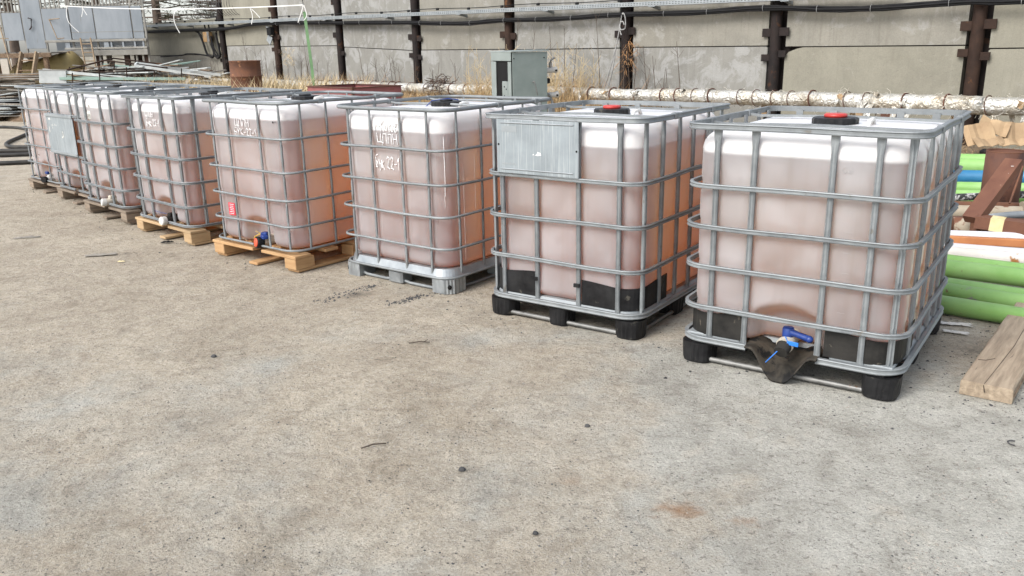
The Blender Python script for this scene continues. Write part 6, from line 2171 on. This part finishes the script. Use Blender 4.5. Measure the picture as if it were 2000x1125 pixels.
def stones(name, mat, n, region, smin, smax, label, seed):
    random.seed(seed)
    mb = MB()
    for i in range(n):
        x, y = region()
        s_ = smin * (smax / smin) ** (rnd(0, 1) ** 2.2)
        z = noise.noise((x * 0.9, y * 0.9, 0.3)) * 0.006 + noise.noise((x * 3.1, y * 3.1, 1.3)) * 0.003 - 0.006
        a = rnd(0, PI)
        vs = []
        for (px, py, pz) in ((1, 0, 0), (0.3, 0.9, 0), (-0.8, 0.5, 0), (-0.7, -0.6, 0), (0.4, -0.9, 0), (0.1, 0.1, 0.75), (-0.2, -0.2, 0.65)):
            q_ = Vector((px * rnd(0.7, 1.2), py * rnd(0.7, 1.2), pz * rnd(0.6, 1.0) - 0.12)) * s_
            vs.append((x + q_.x * math.cos(a) - q_.y * math.sin(a), y + q_.x * math.sin(a) + q_.y * math.cos(a), z + q_.z))
        mb.add(vs, [(0, 1, 5), (1, 2, 5), (2, 6, 5), (2, 3, 6), (3, 4, 6), (4, 0, 5), (4, 5, 6)])
    return tag(obj(name, mb, mat), label, 'gravel', kind='stuff')


def reg_view():
    while True:
        y = 1.3 + 9 * rnd(0, 1) ** 1.5
        hw = 0.72 * (y + 0.5)
        x = rnd(-hw, min(hw, 2.3 + 0.1 * y))
        if noise.noise((x * 1.7, y * 1.7, 5.0)) + 0.5 * noise.noise((x * 6, y * 6, 9.0)) > rnd(-0.35, 0.55):
            return x, y


def reg_tank():
    k = random.choice(list(GROUP_POS))
    (x, y), a = GROUP_POS[k]
    a = R(a)
    u, v_ = rnd(-0.75, 0.75), rnd(-0.35, 0.4) * rnd(0, 1)
    return x + u * math.cos(a) - v_ * math.sin(a), y + u * math.sin(a) + v_ * math.cos(a)


def reg_right():
    return rnd(1.9, 2.9), rnd(3.1, 4.6)


stones('gravel', 'stone', 20000, reg_view, 0.0022, 0.009, 'pale grit scattered over the slab', 1)
stones('dark_gravel', 'stone_dark', 6500, reg_view, 0.0018, 0.007, 'dark crumbs scattered over the slab', 2)
stones('tank_gravel', 'stone_dark', 500, reg_tank, 0.003, 0.013, 'dark crumbs lying around the pallets', 3)
stones('pipe_gravel', 'stone_dark', 700, reg_right, 0.003, 0.012, 'dark grit between the nearest tank and the plank', 4)
def reg_scrape():
    t = rnd(0, 1)
    k = random.choice((0, 1))
    return (-1.22 + 0.32 * t + random.gauss(0, 0.03), 4.98 + 0.40 * t + random.gauss(0, 0.03)) if k else (-0.75 + 0.22 * t + random.gauss(0, 0.03), 4.92 + 0.22 * t + random.gauss(0, 0.02))


stones('scraped_dirt', 'stone_dark', 420, reg_scrape, 0.003, 0.016, 'dark scraped dirt beside the steel pallet', 6)
for i, (x, y, s_, lab) in enumerate(((-1.55, 4.05, 0.015, 'grey stone on the slab at left, largest one in view'), (0.06, 2.37, 0.010, 'round black pebble in the bottom middle of the photo'), (0.30, 3.15, 0.012, 'small dark stone in front of the second tank'), (-0.20, 2.80, 0.014, 'dark stone left of the rust stain'))):
    tag(obj('single_stone', MB().lathe([(s_ * 0.7, 0), (s_ * 1.1, s_ * 0.3), (s_ * 0.9, s_ * 0.8), (s_ * 0.3, s_ * 1.05)], 7, None, False, -0.18), 'stone_dark', None, (x, y, -0.006)), lab, 'stone')
for i, (x, y, L, rz, lab) in enumerate(((-0.56, 3.0, 0.10, 0.4, 'short dry twig on the slab left of centre'), (-0.50, 4.19, 0.11, 0.1, 'forked dry twig on the slab in front of the plated tank'))):
    m_ = MB().tube([(-L / 2, 0, 0.003), (0, 0.008, 0.006), (L / 2, -0.003, 0.004)], 0.003, 5)
    if i:
        m_.tube([(L * 0.2, 0.002, 0.005), (L * 0.42, 0.022, 0.010)], 0.002, 4)
    tag(obj('dry_twig', m_, 'twig', None, (x, y, 0.0), (0, 0, rz)), lab, 'twig')
for i, (x, y, r_, lab) in enumerate(((1.93, 2.92, 0.020, 'small curved piece of black rubber near the nearest tank'), (2.06, 3.0, 0.016, 'smaller curved piece of black rubber near the plank'))):
    tag(obj('rubber_piece', MB().tube([(r_ * math.cos(a), r_ * math.sin(a), 0.003) for a in [0.8 + 0.45 * k for k in range(9)]], 0.0028, 5), 'stone_dark', None, (x, y, 0.0)), lab, 'rubber')


def crumple(name, mat, x, y, w, d, h_, lab, rz=0.0, cat='scrap', nx=9, ny=5):
    vs = []
    for i in range(nx):
        for j in range(ny):
            u, v_ = i / (nx - 1), j / (ny - 1)
            ed = min(u, 1 - u, v_, 1 - v_) * 4
            vs.append((w * (u - 0.5) + 0.2 * w * noise.noise((u * 5, v_ * 5, x)), d * (v_ - 0.5) * (0.7 + 0.5 * noise.noise((u * 4, y, 0))), 0.002 + h_ * max(0, 0.35 + noise.noise((u * 6, v_ * 6, y))) * min(1, ed + 0.3)))
    fs = [(i * ny + j, (i + 1) * ny + j, (i + 1) * ny + j + 1, i * ny + j + 1) for i in range(nx - 1) for j in range(ny - 1)]
    o = obj(name, MB().add(vs, fs, False), mat, None, (x, y, 0.0), (0, 0, rz))
    md = o.modifiers.new('thick', 'SOLIDIFY')
    md.thickness = 0.002
    return tag(o, lab, cat)


crumple('plastic_strip', 'scrap_white', -3.46, 7.83, 0.42, 0.035, 0.02, 'thin white plastic strip on the sand by the weathered pallet', 0.1)
crumple('plastic_strip', 'scrap_white', -3.26, 7.92, 0.20, 0.05, 0.03, 'short twisted white plastic scrap by the weathered pallet', 0.6)
crumple('foil_scrap', 'stone', -4.18, 7.05, 0.20, 0.09, 0.012, 'crumpled silver foil scrap on the sand at left', 0.2)
crumple('leaf_scrap', 'chip_yellow', -2.95, 6.12, 0.05, 0.03, 0.012, 'tiny yellow scrap near the dark debris', 0.0, 'scrap', 5, 4)
crumple('black_debris', 'stone', -3.22, 6.35, 0.22, 0.09, 0.012, 'dark flaky debris on the sand at left', 0.3)
crumple('dark_sheet_scrap', 'black_dusty', -2.85, 6.75, 0.10, 0.06, 0.015, 'small black scrap in front of the yellowish pallet', 0.3)
crumple('paper_scrap', 'scrap_white', 2.42, 4.33, 0.16, 0.07, 0.018, 'torn white scrap beside the nearest tank and green pipe', -0.3)
crumple('paper_scrap', 'scrap_white', 2.36, 4.20, 0.12, 0.06, 0.012, 'smaller torn white scrap close to the nearest tank', -0.5)
